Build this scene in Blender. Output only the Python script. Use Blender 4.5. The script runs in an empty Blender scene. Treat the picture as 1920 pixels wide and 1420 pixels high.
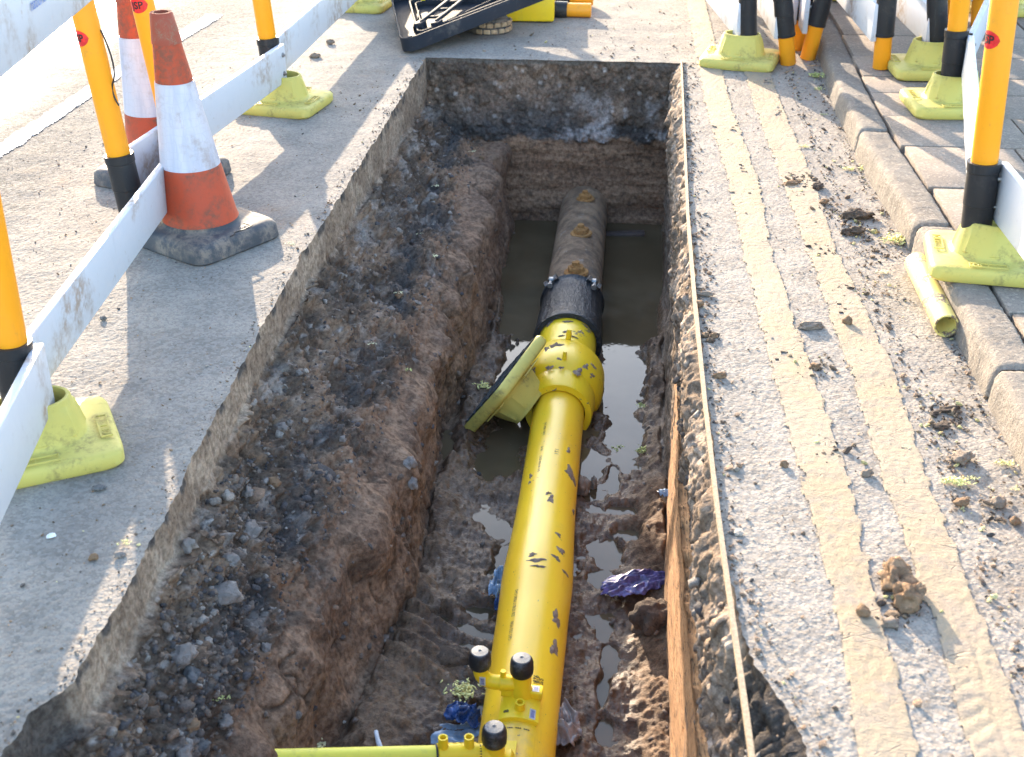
import bpy, bmesh, math, random
import numpy as np
from mathutils import Vector, Matrix
random.seed(7); RNG = np.random.default_rng(11)
SC = bpy.context.scene; COL = SC.collection
R = math.radians

# ------------------------------------------------------------------ camera maths
FP = 2450.0; PITCH = math.atan(1310/FP); YAW = math.atan(230/(FP/math.cos(PITCH))); CZ = 1.70
_cy, _sy = math.cos(YAW), math.sin(YAW)
_fh = np.array([-_sy, _cy, 0]); _rt = np.array([_cy, _sy, 0])
_fw = _fh*math.cos(PITCH) - np.array([0, 0, math.sin(PITCH)])
_up = _fh*math.sin(PITCH) + np.array([0, 0, math.cos(PITCH)])
def ray(px, py): return _fw*FP + _rt*(px-960) + _up*(710-py)
def Z(px, py, z=0.0):
    d = ray(px, py); return np.array([0, 0, CZ]) + d*((z-CZ)/d[2])
def Yp(px, py, y):
    d = ray(px, py); return np.array([0, 0, CZ])+d*(y/d[1])
def V(p): return Vector((float(p[0]), float(p[1]), float(p[2])))

# ------------------------------------------------------------------ noise (numpy)
def _hash(i, j, k, s):
    h = (i.astype(np.uint32)*np.uint32(374761393) + j.astype(np.uint32)*np.uint32(668265263)
         + k.astype(np.uint32)*np.uint32(2147483647) + np.uint32((s*974634777) & 0xffffffff))
    h = (h ^ (h >> np.uint32(13)))*np.uint32(1274126177)
    h = (h ^ (h >> np.uint32(16)))*np.uint32(2246822519)
    return (h ^ (h >> np.uint32(15))).astype(np.float32)/np.float32(4294967295.0)
def perlin(P, s=0):
    P = np.asarray(P, np.float32)
    I = np.floor(P).astype(np.int64); F = P-I
    U = F*F*F*(F*(F*6-15)+10); out = 0
    for a in (0, 1):
        for b in (0, 1):
            for c in (0, 1):
                h = _hash(I[..., 0]+a, I[..., 1]+b, I[..., 2]+c, s)
                t = h*2*np.pi; zz = (h*7919.0) % 1.0*2-1; q = np.sqrt(np.maximum(0, 1-zz*zz))
                g = (np.cos(t)*q*(F[..., 0]-a)+np.sin(t)*q*(F[..., 1]-b)+zz*(F[..., 2]-c))
                out = out + g*np.where(a, U[..., 0], 1-U[..., 0])*np.where(b, U[..., 1], 1-U[..., 1])*np.where(c, U[..., 2], 1-U[..., 2])
    return out*1.5
def fbm(P, o=4, s=0, g=.5):
    r = 0; a = 1.0
    for i in range(o):
        r = r + a*perlin(P*(2.03**i)+i*17.3, s+i); a *= g
    return r
def worley(P, s=0):
    P = np.asarray(P, np.float32)
    I = np.floor(P).astype(np.int64); F = (P-I).astype(np.float32)
    d1 = np.full(P.shape[:-1], 9.0); d2 = d1.copy(); idv = np.zeros(P.shape[:-1])
    for a in (-1, 0, 1):
        for b in (-1, 0, 1):
            for c in (-1, 0, 1):
                i, j, k = I[..., 0]+a, I[..., 1]+b, I[..., 2]+c
                dx = a+_hash(i, j, k, s)-F[..., 0]; dy = b+_hash(i, j, k, s+1)-F[..., 1]; dz = c+_hash(i, j, k, s+2)-F[..., 2]
                d = dx*dx+dy*dy+dz*dz; h = _hash(i, j, k, s+3)
                n = d < d1
                d2 = np.where(n, d1, np.minimum(d2, d)); idv = np.where(n, h, idv); d1 = np.where(n, d, d1)
    return np.sqrt(d1), np.sqrt(d2), idv
def sstep(a, b, x):
    t = np.clip((x-a)/(b-a), 0, 1); return t*t*(3-2*t)
def mixc(a, b, t): return a*(1-t[..., None])+np.asarray(b)*t[..., None]

# ------------------------------------------------------------------ objects
def tag(o, label=None, cat=None, group=None, kind=None):
    if label: o['label'] = label
    if cat: o['category'] = cat
    if group: o['group'] = group
    if kind: o['kind'] = kind
    return o
def thing(name, loc, label, cat, group=None, rot=(0, 0, 0)):
    o = bpy.data.objects.new(name, None); COL.objects.link(o); o.empty_display_size = .05
    o.location = V(loc); o.rotation_euler = rot
    return tag(o, label, cat, group)
def link(name, me, mat, parent=None, loc=None):
    o = bpy.data.objects.new(name, me); COL.objects.link(o)
    if mat is not None and not me.materials: me.materials.append(mat)
    if parent is not None: o.parent = parent
    if loc is not None: o.location = V(loc)
    return o
def np_mesh(name, verts, faces, smooth=True, col=None, extra=None):
    me = bpy.data.meshes.new(name); verts = np.asarray(verts, dtype=np.float32).reshape(-1, 3)
    faces = np.asarray(faces, dtype=np.int32); n = faces.shape[1]
    me.vertices.add(len(verts)); me.vertices.foreach_set('co', verts.ravel())
    me.loops.add(faces.size); me.loops.foreach_set('vertex_index', faces.ravel())
    me.polygons.add(len(faces)); me.polygons.foreach_set('loop_start', np.arange(0, faces.size, n, dtype=np.int32))
    me.polygons.foreach_set('use_smooth', np.full(len(faces), smooth))
    me.update(calc_edges=True); me.validate()
    if col is not None:
        a = me.color_attributes.new('tint', 'FLOAT_COLOR', 'POINT'); c = np.ones((len(verts), 4), np.float32)
        c[:, :3] = np.asarray(col).reshape(-1, 3); a.data.foreach_set('color', c.ravel())
    for k, v in (extra or {}).items():
        a = me.attributes.new(k, 'FLOAT', 'POINT'); a.data.foreach_set('value', np.asarray(v, np.float32).ravel())
    return me
def grid_faces(ny, nx, off=0):
    i = np.arange(ny-1)[:, None]*nx+np.arange(nx-1)[None, :]
    return (np.stack([i, i+1, i+nx+1, i+nx], -1).reshape(-1, 4)+off)
def bm_mesh(name, bm, smooth=True, sharp=35):
    me = bpy.data.meshes.new(name); bm.normal_update(); bm.to_mesh(me); bm.free()
    if smooth:
        for p in me.polygons: p.use_smooth = True
        try: me.set_sharp_from_angle(angle=R(sharp))
        except Exception: pass
    return me
def add_box(bm, c, s, rot=None, bevel=0.0, seg=2):
    r = bmesh.ops.create_cube(bm, size=1.0); vs = r['verts']
    bmesh.ops.scale(bm, vec=Vector(s), verts=vs)
    if bevel > 0:
        es = list({e for v in vs for e in v.link_edges})
        g = bmesh.ops.bevel(bm, geom=es, offset=bevel, segments=seg, profile=.5, affect='EDGES')
        vs = list({v for f in g['faces'] for v in f.verts} | {v for v in vs if v.is_valid})
    if rot is not None: bmesh.ops.rotate(bm, cent=(0, 0, 0), matrix=rot, verts=vs)
    bmesh.ops.translate(bm, vec=V(c), verts=vs); return vs
def frame_of(d):
    d = Vector(d).normalized(); u = d.orthogonal().normalized()
    if abs(d.z) < .95: u = Vector((0, 0, 1)).cross(d).normalized()
    return d, u, d.cross(u)
def add_lathe(bm, p0, d, prof, n=32, cap=(True, True), flute=None):
    """prof: list of (s, r) along direction d from p0"""
    d, u, w = frame_of(d); p0 = Vector(p0); rings = []
    for s, r in prof:
        ring = []
        for k in range(n):
            a = 2*math.pi*k/n; rr = r
            if flute and flute[0] <= s <= flute[1]: rr = r*(1-flute[2]*(k % 2))
            ring.append(bm.verts.new(p0+d*s+(u*math.cos(a)+w*math.sin(a))*rr))
        rings.append(ring)
    for a, b in zip(rings[:-1], rings[1:]):
        for k in range(n): bm.faces.new((a[k], a[(k+1) % n], b[(k+1) % n], b[k]))
    if cap[0]: bm.faces.new(rings[0][::-1])
    if cap[1]: bm.faces.new(rings[-1])
def add_tube(bm, pts, r, n=10, cap=True):
    pts = [Vector(p) for p in pts]; rings = []; u = None
    for i, p in enumerate(pts):
        d = (pts[min(i+1, len(pts)-1)]-pts[max(i-1, 0)]).normalized()
        if u is None: u = frame_of(d)[1]
        u = (u-d*u.dot(d)).normalized(); w = d.cross(u)
        rr = r[i] if isinstance(r, (list, tuple)) else r
        rings.append([bm.verts.new(p+(u*math.cos(2*math.pi*k/n)+w*math.sin(2*math.pi*k/n))*rr) for k in range(n)])
    for a, b in zip(rings[:-1], rings[1:]):
        for k in range(n): bm.faces.new((a[k], a[(k+1) % n], b[(k+1) % n], b[k]))
    if cap: bm.faces.new(rings[0][::-1]); bm.faces.new(rings[-1])
def bez(p0, p1, p2, n=10):
    p0, p1, p2 = Vector(p0), Vector(p1), Vector(p2)
    return [p0*(1-t)**2+p1*2*t*(1-t)+p2*t*t for t in [i/n for i in range(n+1)]]

# ------------------------------------------------------------------ materials
class NT:
    def __init__(s, name):
        s.m = bpy.data.materials.new(name); s.m.use_nodes = True; s.t = s.m.node_tree; s.t.nodes.clear()
        s.out = s.n('ShaderNodeOutputMaterial'); s.b = s.n('ShaderNodeBsdfPrincipled'); s.l(s.b.outputs[0], s.out.inputs[0])
        s.tc = s.n('ShaderNodeTexCoord').outputs['Object']
    def n(s, t, **k):
        o = s.t.nodes.new(t)
        for a, b in k.items(): setattr(o, a, b)
        return o
    def l(s, a, b): s.t.links.new(a, b)
    def put(s, sock, v):
        if isinstance(v, bpy.types.NodeSocket): s.l(v, sock)
        elif isinstance(v, (tuple, list)) and len(v) == 3 and sock.type == 'RGBA': sock.default_value = (*v, 1)
        else: sock.default_value = v
    def noise(s, scale, detail=4, rough=.55, vec=None, out='Fac', dist=0):
        o = s.n('ShaderNodeTexNoise'); s.l(vec or s.tc, o.inputs['Vector'])
        o.inputs['Scale'].default_value = scale; o.inputs['Detail'].default_value = detail
        o.inputs['Roughness'].default_value = rough; o.inputs['Distortion'].default_value = dist
        return o.outputs[out]
    def vor(s, scale, out='Distance', vec=None, feature='F1', rnd=1):
        o = s.n('ShaderNodeTexVoronoi', feature=feature); s.l(vec or s.tc, o.inputs['Vector'])
        o.inputs['Scale'].default_value = scale; o.inputs['Randomness'].default_value = rnd; return o.outputs[out]
    def ramp(s, f, a, b, c0=0.0, c1=1.0):
        o = s.n('ShaderNodeMapRange', interpolation_type='SMOOTHSTEP'); s.put(o.inputs[0], f)
        for i, v in enumerate((a, b, c0, c1)): o.inputs[i+1].default_value = v
        return o.outputs[0]
    def math(s, op, a, b=0.0, clamp=False):
        o = s.n('ShaderNodeMath', operation=op, use_clamp=clamp); s.put(o.inputs[0], a); s.put(o.inputs[1], b); return o.outputs[0]
    def mix(s, f, a, b, mode='MIX'):
        o = s.n('ShaderNodeMix', data_type='RGBA', blend_type=mode); s.put(o.inputs['Factor'], f)
        s.put(o.inputs[6], a); s.put(o.inputs[7], b); return o.outputs[2]
    def mapv(s, scale=(1, 1, 1), rot=(0, 0, 0)):
        o = s.n('ShaderNodeMapping'); s.l(s.tc, o.inputs[0]); o.inputs['Scale'].default_value = scale
        o.inputs['Rotation'].default_value = rot; return o.outputs[0]
    def attr(s, name, out='Color'):
        o = s.n('ShaderNodeAttribute'); o.attribute_name = name; return o.outputs[out]
    def sep(s, i):
        o = s.n('ShaderNodeSeparateXYZ'); s.l(s.tc, o.inputs[0]); return o.outputs[i]
    def bump(s, h, dist=.01, strength=1.0, prev=None):
        o = s.n('ShaderNodeBump'); s.l(h, o.inputs['Height']); o.inputs['Distance'].default_value = dist
        o.inputs['Strength'].default_value = strength
        if prev is not None: s.l(prev, o.inputs['Normal'])
        return o.outputs[0]
    def done(s, color=None, rough=None, normal=None, spec=None, **k):
        if color is not None: s.put(s.b.inputs['Base Color'], color)
        if rough is not None: s.put(s.b.inputs['Roughness'], rough)
        if normal is not None: s.l(normal, s.b.inputs['Normal'])
        if spec is not None: s.put(s.b.inputs['Specular IOR Level'], spec)
        for a, v in k.items(): s.put(s.b.inputs[a], v)
        return s.m

def plastic(name, col, rough=.4, dirt=(.16, .11, .075), amount=.35, scale=9, sss=0.0, fade=.25, scuff=True, spec=.3, thresh=.58):
    m = NT(name); n1 = m.noise(scale, 6, .65); n2 = m.noise(scale*7, 5, .7); n3 = m.noise(2.5, 3)
    c = m.mix(m.ramp(n3, .3, .7, 0, fade), col, tuple(min(1, v*.85+.04) for v in col))
    if scuff:
        st = m.noise(30, 4, .7, m.mapv((1, 1, .12), (.5, .3, 0)))
        c = m.mix(m.ramp(st, .62, .7, 0, .25), c, tuple(v*.55+.06 for v in col))
    d = m.math('MULTIPLY', m.ramp(n1, thresh-.06, thresh+.12, 0, amount), m.ramp(n2, .35, .62))
    c = m.mix(d, c, dirt)
    c = m.mix(m.ramp(n2, .6, .78, 0, amount*.8), c, dirt)
    r = m.math('ADD', m.math('MULTIPLY', n2, .25), rough-.1)
    if sss: m.b.inputs['Subsurface Weight'].default_value = sss; m.b.inputs['Subsurface Radius'].default_value = (.03, .02, .006); m.b.inputs['Subsurface Scale'].default_value = .5
    return m.done(c, m.math('ADD', r, m.math('MULTIPLY', d, .3)), m.bump(n2, .002, .35), spec)

def mat_soil():
    m = NT('soil'); t = m.attr('tint'); wet = m.attr('wet', 'Fac')
    n1 = m.noise(60, 5, .7); n2 = m.noise(260, 4, .7); v = m.vor(150)
    c = m.mix(m.ramp(n1, .3, .7), m.mix(1.0, t, (.6, .52, .46), 'MULTIPLY'), m.mix(1.0, t, (1.5, 1.38, 1.24), 'MULTIPLY'))
    c = m.mix(m.ramp(n2, .62, .74, 0, .45), c, m.mix(1.0, t, (2.1, 2.1, 2.1), 'MULTIPLY'))
    c = m.mix(m.ramp(n2, .42, .28, 0, .6), c, m.mix(1.0, t, (.35, .33, .33), 'MULTIPLY'))
    h = m.math('ADD', m.math('MULTIPLY', n1, .7), m.math('ADD', m.math('MULTIPLY', n2, .3), m.math('MULTIPLY', v, -.25)))
    nor = m.bump(h, .0055, 1.0)
    r = m.math('SUBTRACT', .92, m.math('MULTIPLY', wet, m.ramp(m.noise(35, 3), .3, .65, .42, .68)))
    return m.done(c, r, nor, m.math('ADD', .08, m.math('MULTIPLY', wet, .36)))
def mat_road():
    m = NT('asphalt'); x = m.sep(0); y = m.sep(1)
    big = m.noise(1.1, 5, .6); mid = m.noise(5, 6, .62); fine = m.noise(90, 4, .7); gr = m.vor(115); gcol = m.vor(115, 'Color')
    sepc = m.n('ShaderNodeSeparateColor'); m.l(gcol, sepc.inputs[0])
    agg = m.mix(m.ramp(sepc.outputs[0], .0, 1.0), (.085, .08, .075), (.29, .265, .235))
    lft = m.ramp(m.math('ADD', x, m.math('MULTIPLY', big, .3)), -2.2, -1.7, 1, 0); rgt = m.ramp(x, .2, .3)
    dust = m.mix(m.ramp(mid, .35, .65), (.225, .198, .168), (.305, .264, .218))
    dust = m.mix(rgt, dust, m.mix(m.ramp(mid, .35, .65), (.28, .232, .182), (.35, .295, .238)))
    cover = m.math('MULTIPLY', m.ramp(m.math('ADD', m.math('MULTIPLY', mid, .6), m.math('MULTIPLY', fine, .5)), .36, .62), m.ramp(gr, .62, .28, .35, 1))
    cover = m.math('MULTIPLY', cover, m.math('SUBTRACT', .97, m.math('MULTIPLY', lft, .62)))
    cover = m.math('MAXIMUM', cover, m.math('SUBTRACT', .62, m.math('MULTIPLY', m.math('ADD', lft, m.math('MULTIPLY', rgt, .2)), .45)))
    c = m.mix(cover, agg, dust)
    c = m.mix(m.ramp(m.noise(150, 3, .7), .62, .72, 0, .55), c, (.07, .068, .07))
    c = m.mix(m.ramp(m.noise(3.1, 6, .7), .56, .74, 0, .5), c, (.27, .19, .13))
    c = m.mix(m.ramp(m.noise(17, 5, .7), .64, .72, 0, .6), c, (.2, .135, .095))
    c = m.mix(m.ramp(m.noise(1.9, 6, .7, m.mapv((1, .35, 1))), .52, .72, 0, .35), c, (.085, .083, .088))
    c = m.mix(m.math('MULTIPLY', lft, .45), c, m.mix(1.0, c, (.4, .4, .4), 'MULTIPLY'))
    wetm = m.math('MULTIPLY', m.ramp(x, -2.5, -3.1), m.ramp(m.noise(.9, 5, .62, m.mapv((1, .55, 1), (0, 0, .25))), .36, .56))
    c = m.mix(m.math('MULTIPLY', wetm, .6), c, m.mix(1.0, c, (.4, .4, .42), 'MULTIPLY'))
    rough = m.math('SUBTRACT', .93, m.math('MULTIPLY', wetm, .6))
    h = m.math('ADD', m.math('MULTIPLY', m.ramp(gr, .0, .7), -.8), m.math('MULTIPLY', fine, .9))
    h2 = m.math('MULTIPLY', h, m.math('SUBTRACT', 1.0, m.math('MULTIPLY', wetm, .55)))
    return m.done(c, rough, m.bump(h2, .0022, .55), m.math('ADD', .1, m.math('MULTIPLY', wetm, .4)))
def mat_line(name, col, wear=.45):
    m = NT(name); f = m.noise(110, 4, .7); mid = m.noise(14, 6, .7); b = m.noise(3.0, 4, .6)
    c = m.mix(m.ramp(b, .35, .65, 0, .5), col, tuple(v*.72+.1 for v in col))
    c = m.mix(m.ramp(mid, .44, .66, 0, wear*1.7), c, (.25, .2, .155))
    c = m.mix(m.ramp(m.noise(40, 5, .75), .6, .68, 0, .6), c, (.2, .15, .11))
    cr = m.vor(26, feature='DISTANCE_TO_EDGE', vec=m.mapv((.5, 2.2, 1)))
    crm = m.math('MULTIPLY', m.ramp(cr, .035, .005), m.ramp(m.noise(6, 3), .5, .62))
    c = m.mix(m.math('MULTIPLY', crm, .55), c, (.16, .12, .09))
    return m.done(c, .8, m.bump(m.math('SUBTRACT', f, m.math('MULTIPLY', crm, .8)), .004, .7), .3)
def mat_stone(name, a, b, dark=(.12, .11, .1), sc=120):
    m = NT(name); f = m.noise(sc, 4, .75); g = m.noise(5, 5, .65); v = m.vor(sc*.9, 'Color')
    sp = m.n('ShaderNodeSeparateColor'); m.l(v, sp.inputs[0])
    c = m.mix(m.ramp(g, .3, .7), a, b); c = m.mix(m.ramp(f, .52, .64, 0, .65), c, dark)
    c = m.mix(m.ramp(sp.outputs[0], .72, 1, 0, .5), c, tuple(min(1, t*1.5) for t in b))
    c = m.mix(m.ramp(m.noise(2.2, 6, .7), .55, .75, 0, .5), c, (.2, .15, .115))
    return m.done(c, .9, m.bump(f, .006, 1.0), .2)
def mat_pipe(name, col, deep, thr=.6, sc=7.0, streak=True):
    m = NT(name); a = m.noise(sc, 5, .6, dist=.4); b = m.noise(sc*6, 5, .7); big = m.noise(1.6, 3)
    c = m.mix(m.ramp(big, .35, .65, 0, .6), col, deep)
    if streak: c = m.mix(m.ramp(m.noise(40, 4, .7, m.mapv((1, .06, 1))), .6, .75, 0, .3), c, tuple(v*.6 for v in deep))
    film = m.math('MULTIPLY', m.ramp(m.noise(2.6, 6, .75), .53, .7), m.ramp(b, .35, .65, .15, .5))
    c = m.mix(film, c, (.38, .26, .12))
    sp = m.math('MULTIPLY', m.ramp(a, thr, thr+.03), m.ramp(b, .38, .5))
    c = m.mix(sp, c, (.2, .14, .1)); c = m.mix(m.ramp(m.noise(sc*11, 3, .6), .68, .74), c, (.13, .09, .06))
    r = m.math('ADD', m.math('ADD', .27, m.math('MULTIPLY', b, .16)), m.math('MULTIPLY', sp, .45))
    return m.done(c, r, m.bump(m.math('ADD', m.math('MULTIPLY', sp, 1.0), m.math('MULTIPLY', b, .12)), .004, .6), .5)
def flat(name, col, rough=.5, metal=0.0, sc=30, var=.3, bump=.15, spec=.5):
    m = NT(name); n = m.noise(sc, 5, .65); n2 = m.noise(sc*5, 3, .6)
    c = m.mix(m.ramp(n, .35, .7, 0, 1), tuple(v*(1-var) for v in col), tuple(min(1, v*(1+var)) for v in col))
    return m.done(c, m.math('ADD', rough-.08, m.math('MULTIPLY', n2, .16)), m.bump(n2, .002, bump), spec, Metallic=metal)

M = {}
M['soil'] = mat_soil(); M['road'] = mat_road()
M['yline'] = mat_line('faded_yellow_paint', (.30, .224, .137)); M['wline'] = mat_line('white_road_paint', (.6, .6, .6), .2)
M['kerb'] = mat_stone('kerb_concrete', (.175, .148, .122), (.235, .2, .165)); M['slab'] = mat_stone('paving_concrete', (.24, .19, .15), (.31, .25, .2), sc=150)
M['orange'] = plastic('amber_pole_plastic', (.86, .33, .012), .42, amount=.35, sss=.0, thresh=.64)
M['sleeve'] = plastic('black_sleeve_plastic', (.016, .016, .018), .42, dirt=(.13, .11, .095), amount=.4, thresh=.6)
M['board'] = plastic('white_board_plastic', (.50, .51, .54), .45, dirt=(.27, .18, .11), amount=.8, scale=3.5, thresh=.56)
M['foot'] = plastic('lime_yellow_recycled_plastic', (.52, .43, .1), .55, dirt=(.17, .125, .06), amount=.6, scale=12, thresh=.54)
M['footdark'] = plastic('dark_underside_plastic', (.035, .04, .045), .5, amount=.4)
M['steel'] = flat('zinc_bolt', (.36, .35, .34), .45, 1.0)
M['conered'] = plastic('cone_red_orange', (.42, .058, .018), .55, dirt=(.15, .075, .05), amount=.75, scale=8, thresh=.47)
M['conetip'] = plastic('cone_dirty_tip', (.3, .06, .03), .6, dirt=(.25, .15, .1), amount=.8, scale=22, thresh=.5)
M['conebase'] = plastic('cone_black_rubber', (.045, .048, .055), .6, dirt=(.24, .19, .15), amount=.75, scale=5, thresh=.48)
M['pipe'] = mat_pipe('yellow_gas_pipe', (.87, .58, .02), (.76, .38, .012), .71)
M['bell'] = mat_pipe('yellow_fitting', (.83, .57, .015), (.78, .49, .012), .63, 9, False)
M['tee'] = plastic('bright_yellow_fitting', (.85, .58, .015), .34, amount=.18, thresh=.66)
M['service'] = plastic('service_pipe_yellow', (.72, .62, .07), .45, amount=.5, thresh=.6)
M['cap'] = plastic('black_cap', (.015, .016, .018), .38, dirt=(.3, .3, .3), amount=.35)
M['capworn'] = plastic('worn_cap_top', (.13, .135, .14), .4, dirt=(.06, .06, .06), amount=.8, scale=40, thresh=.5)
M['offcut'] = mat_pipe('dusty_yellow_pipe', (.74, .62, .2), (.68, .55, .14), .55, 13)
M['black'] = flat('marker_ink', (.012, .012, .012), .6)
M['sticker'] = flat('white_sticker', (.75, .76, .8), .45, var=.05); M['ink'] = flat('sticker_print', (.12, .16, .4), .6)
M['red'] = flat('red_badge', (.72, .02, .02), .4); M['blueink'] = flat('blue_lettering', (.12, .22, .5), .5)
M['tray'] = plastic('black_moulded_plastic', (.022, .025, .032), .62, dirt=(.2, .17, .14), amount=.4, scale=5, spec=.07)
M['sheety'] = plastic('yellow_panel', (.8, .55, .012), .35, amount=.25)
M['clod'] = mat_stone('dry_clay_clod', (.17, .1, .056), (.25, .16, .095), (.1, .065, .04), 90)
M['gclod'] = mat_stone('dry_grey_clod', (.18, .135, .1), (.25, .195, .15), (.11, .09, .075), 90)
M['dkclod'] = mat_stone('dark_soil_clump', (.055, .042, .034), (.13, .09, .062), (.025, .02, .018), 90)
M['pstone'] = mat_stone('pale_stone', (.17, .14, .12), (.25, .215, .19), (.08, .065, .055), 60)
M['dstone'] = mat_stone('dark_stone', (.1, .095, .095), (.17, .16, .15), (.05, .05, .05), 60)
M['blossom'] = flat('pale_blossom', (.72, .66, .26), .7, sc=60, var=.25); M['blossomg'] = flat('green_blossom', (.45, .46, .16), .7, sc=60)
M['petal'] = flat('dry_petal', (.76, .7, .42), .8)
M['purple'] = flat('purple_film', (.1, .08, .2), .35, sc=60, var=.5); M['bluebag'] = flat('blue_film', (.03, .075, .22), .28, sc=30, var=.5)
M['palebag'] = flat('pale_blue_film', (.17, .24, .33), .3, sc=40, var=.3); M['greybag'] = flat('muddy_film', (.24, .2, .18), .3, sc=40)
M['white'] = flat('white_scrap', (.68, .69, .72), .4); M['redscrap'] = flat('red_scrap', (.4, .08, .06), .5)
M['lath'] = flat('pale_lath', (.3, .22, .14), .8, sc=120, var=.25)

def mat_iron():
    m = NT('rusty_iron'); a = m.noise(9, 6, .7); b = m.noise(55, 5, .75); g = m.noise(5, 5, .7, m.mapv((1, .5, 1)))
    c = m.mix(m.ramp(a, .35, .65), (.17, .11, .07), (.37, .24, .145)); c = m.mix(m.ramp(b, .55, .7, 0, .7), c, (.36, .24, .14))
    c = m.mix(m.ramp(g, .56, .68, 0, .5), c, (.1, .09, .085)); c = m.mix(m.ramp(m.noise(13, 5, .7), .6, .7, 0, .6), c, (.48, .4, .33))
    return m.done(c, .88, m.bump(m.math('ADD', a, m.math('MULTIPLY', b, .5)), .03, 1.0), .3)
M['iron'] = mat_iron(); M['rust'] = mat_stone('orange_rust', (.3, .13, .04), (.42, .22, .08), (.12, .06, .03), 130)
def mat_sleevecoup():
    m = NT('black_coupling_rubber'); a = m.noise(12, 6, .7); b = m.noise(60, 4, .7)
    c = m.mix(m.ramp(a, .55, .7, 0, .6), (.018, .02, .024), (.2, .155, .13)); c = m.mix(m.ramp(b, .62, .75, 0, .5), c, (.3, .27, .26))
    return m.done(c, m.ramp(a, .45, .7, .3, .75), m.bump(m.math('ADD', b, m.math('MULTIPLY', m.noise(16, 5, .7, m.mapv((2.5, .5, 2.5))), 2.0)), .006, .8), .5)
M['coup'] = mat_sleevecoup()
def mat_sleeve_white():
    m = NT('retroreflective_sleeve'); hx = m.vor(38, feature='DISTANCE_TO_EDGE', rnd=.35); n = m.noise(8, 6, .7)
    c = m.mix(m.ramp(hx, .05, .0, 0, .3), (.5, .49, .54), (.33, .31, .35))
    c = m.mix(m.ramp(m.noise(20, 4, .6, m.mapv((1, 1, .08))), .45, .7, 0, .5), c, (.3, .31, .4)); c = m.mix(m.ramp(n, .5, .68, 0, .7), c, (.3, .235, .2)); c = m.mix(m.ramp(m.noise(50, 4, .7), .66, .74, 0, .5), c, (.35, .25, .2))
    return m.done(c, .32, m.bump(hx, .0015, .3), .5)
M['reflect'] = mat_sleeve_white()
def mat_timber():
    m = NT('raw_timber'); g = m.noise(20, 6, .7, m.mapv((5, .35, 5))); f = m.noise(90, 4, .7, m.mapv((2, .25, 2))); p = m.noise(7, 5, .7)
    c = m.mix(m.ramp(g, .3, .7), (.36, .17, .07), (.5, .28, .13)); c = m.mix(m.ramp(f, .53, .62, 0, .9), c, (.09, .055, .03))
    c = m.mix(m.ramp(p, .56, .66, 0, .8), c, (.15, .1, .07))
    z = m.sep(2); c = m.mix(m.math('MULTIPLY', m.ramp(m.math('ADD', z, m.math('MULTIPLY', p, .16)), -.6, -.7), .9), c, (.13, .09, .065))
    return m.done(c, .8, m.bump(m.math('ADD', g, f), .012, .8), .3)
M['timber'] = mat_timber()
def mat_water():
    m = NT('muddy_water'); n = m.noise(14, 3, .5); b = m.noise(2.0, 4)
    c = m.mix(m.ramp(b, .35, .65), (.07, .049, .027), (.105, .076, .045))
    return m.done(c, .025, m.bump(n, .004, .06), .5, IOR=1.333)
M['water'] = mat_water()
def mat_tint(name, rough=.9, sc=200):
    m = NT(name); t = m.attr('tint'); n = m.noise(sc, 4, .7)
    c = m.mix(m.ramp(n, .3, .7), m.mix(1.0, t, (.65, .65, .65), 'MULTIPLY'), m.mix(1.0, t, (1.3, 1.3, 1.3), 'MULTIPLY'))
    return m.done(c, rough, m.bump(n, .004, .6), .35)
M['rubble'] = mat_tint('rubble_stone'); M['grit'] = mat_tint('loose_grit')

# ------------------------------------------------------------------ trench
ZW = -.80                                     # water level
YN, YF = 1.15, 6.60
ys = [YN]
while ys[-1] < YF: ys.append(ys[-1]+max(.0038, .0021*ys[-1]))
ys = np.array(ys); ys = YN+(ys-YN)*(YF-YN)/(ys[-1]-YN); NY = len(ys)
def tab(pts):
    p = np.array(sorted(pts)); return lambda y: np.interp(y, p[:, 0], p[:, 1])
def n1(y, f, s): return perlin(np.stack([y*f, y*0+s*3.7, y*0+.5], -1), s)
lipL = tab([(6.6, -.99), (5.2, -1.007), (4.0, -1.035), (3, -1.025), (2.5, -1.01), (2.05, -1.0), (1.85, -1.005), (1.78, -1.05), (1.6, -1.06), (1.1, -1.03)])
lipR = tab([(6.6, .30), (4.5, .272), (3.2, .268), (2.6, .268), (2.2, .285), (2.03, .305), (1.95, .345), (1.8, .385), (1.5, .40), (1.1, .36)])
def lip_l(y): return lipL(y)+.008*n1(y, 6, 1)+.006*n1(y, 22, 2)+.004*n1(y, 60, 3)
def lip_r(y): return lipR(y)+.008*n1(y, 5, 4)+.009*n1(y, 17, 5)+.006*n1(y, 50, 6)
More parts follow.
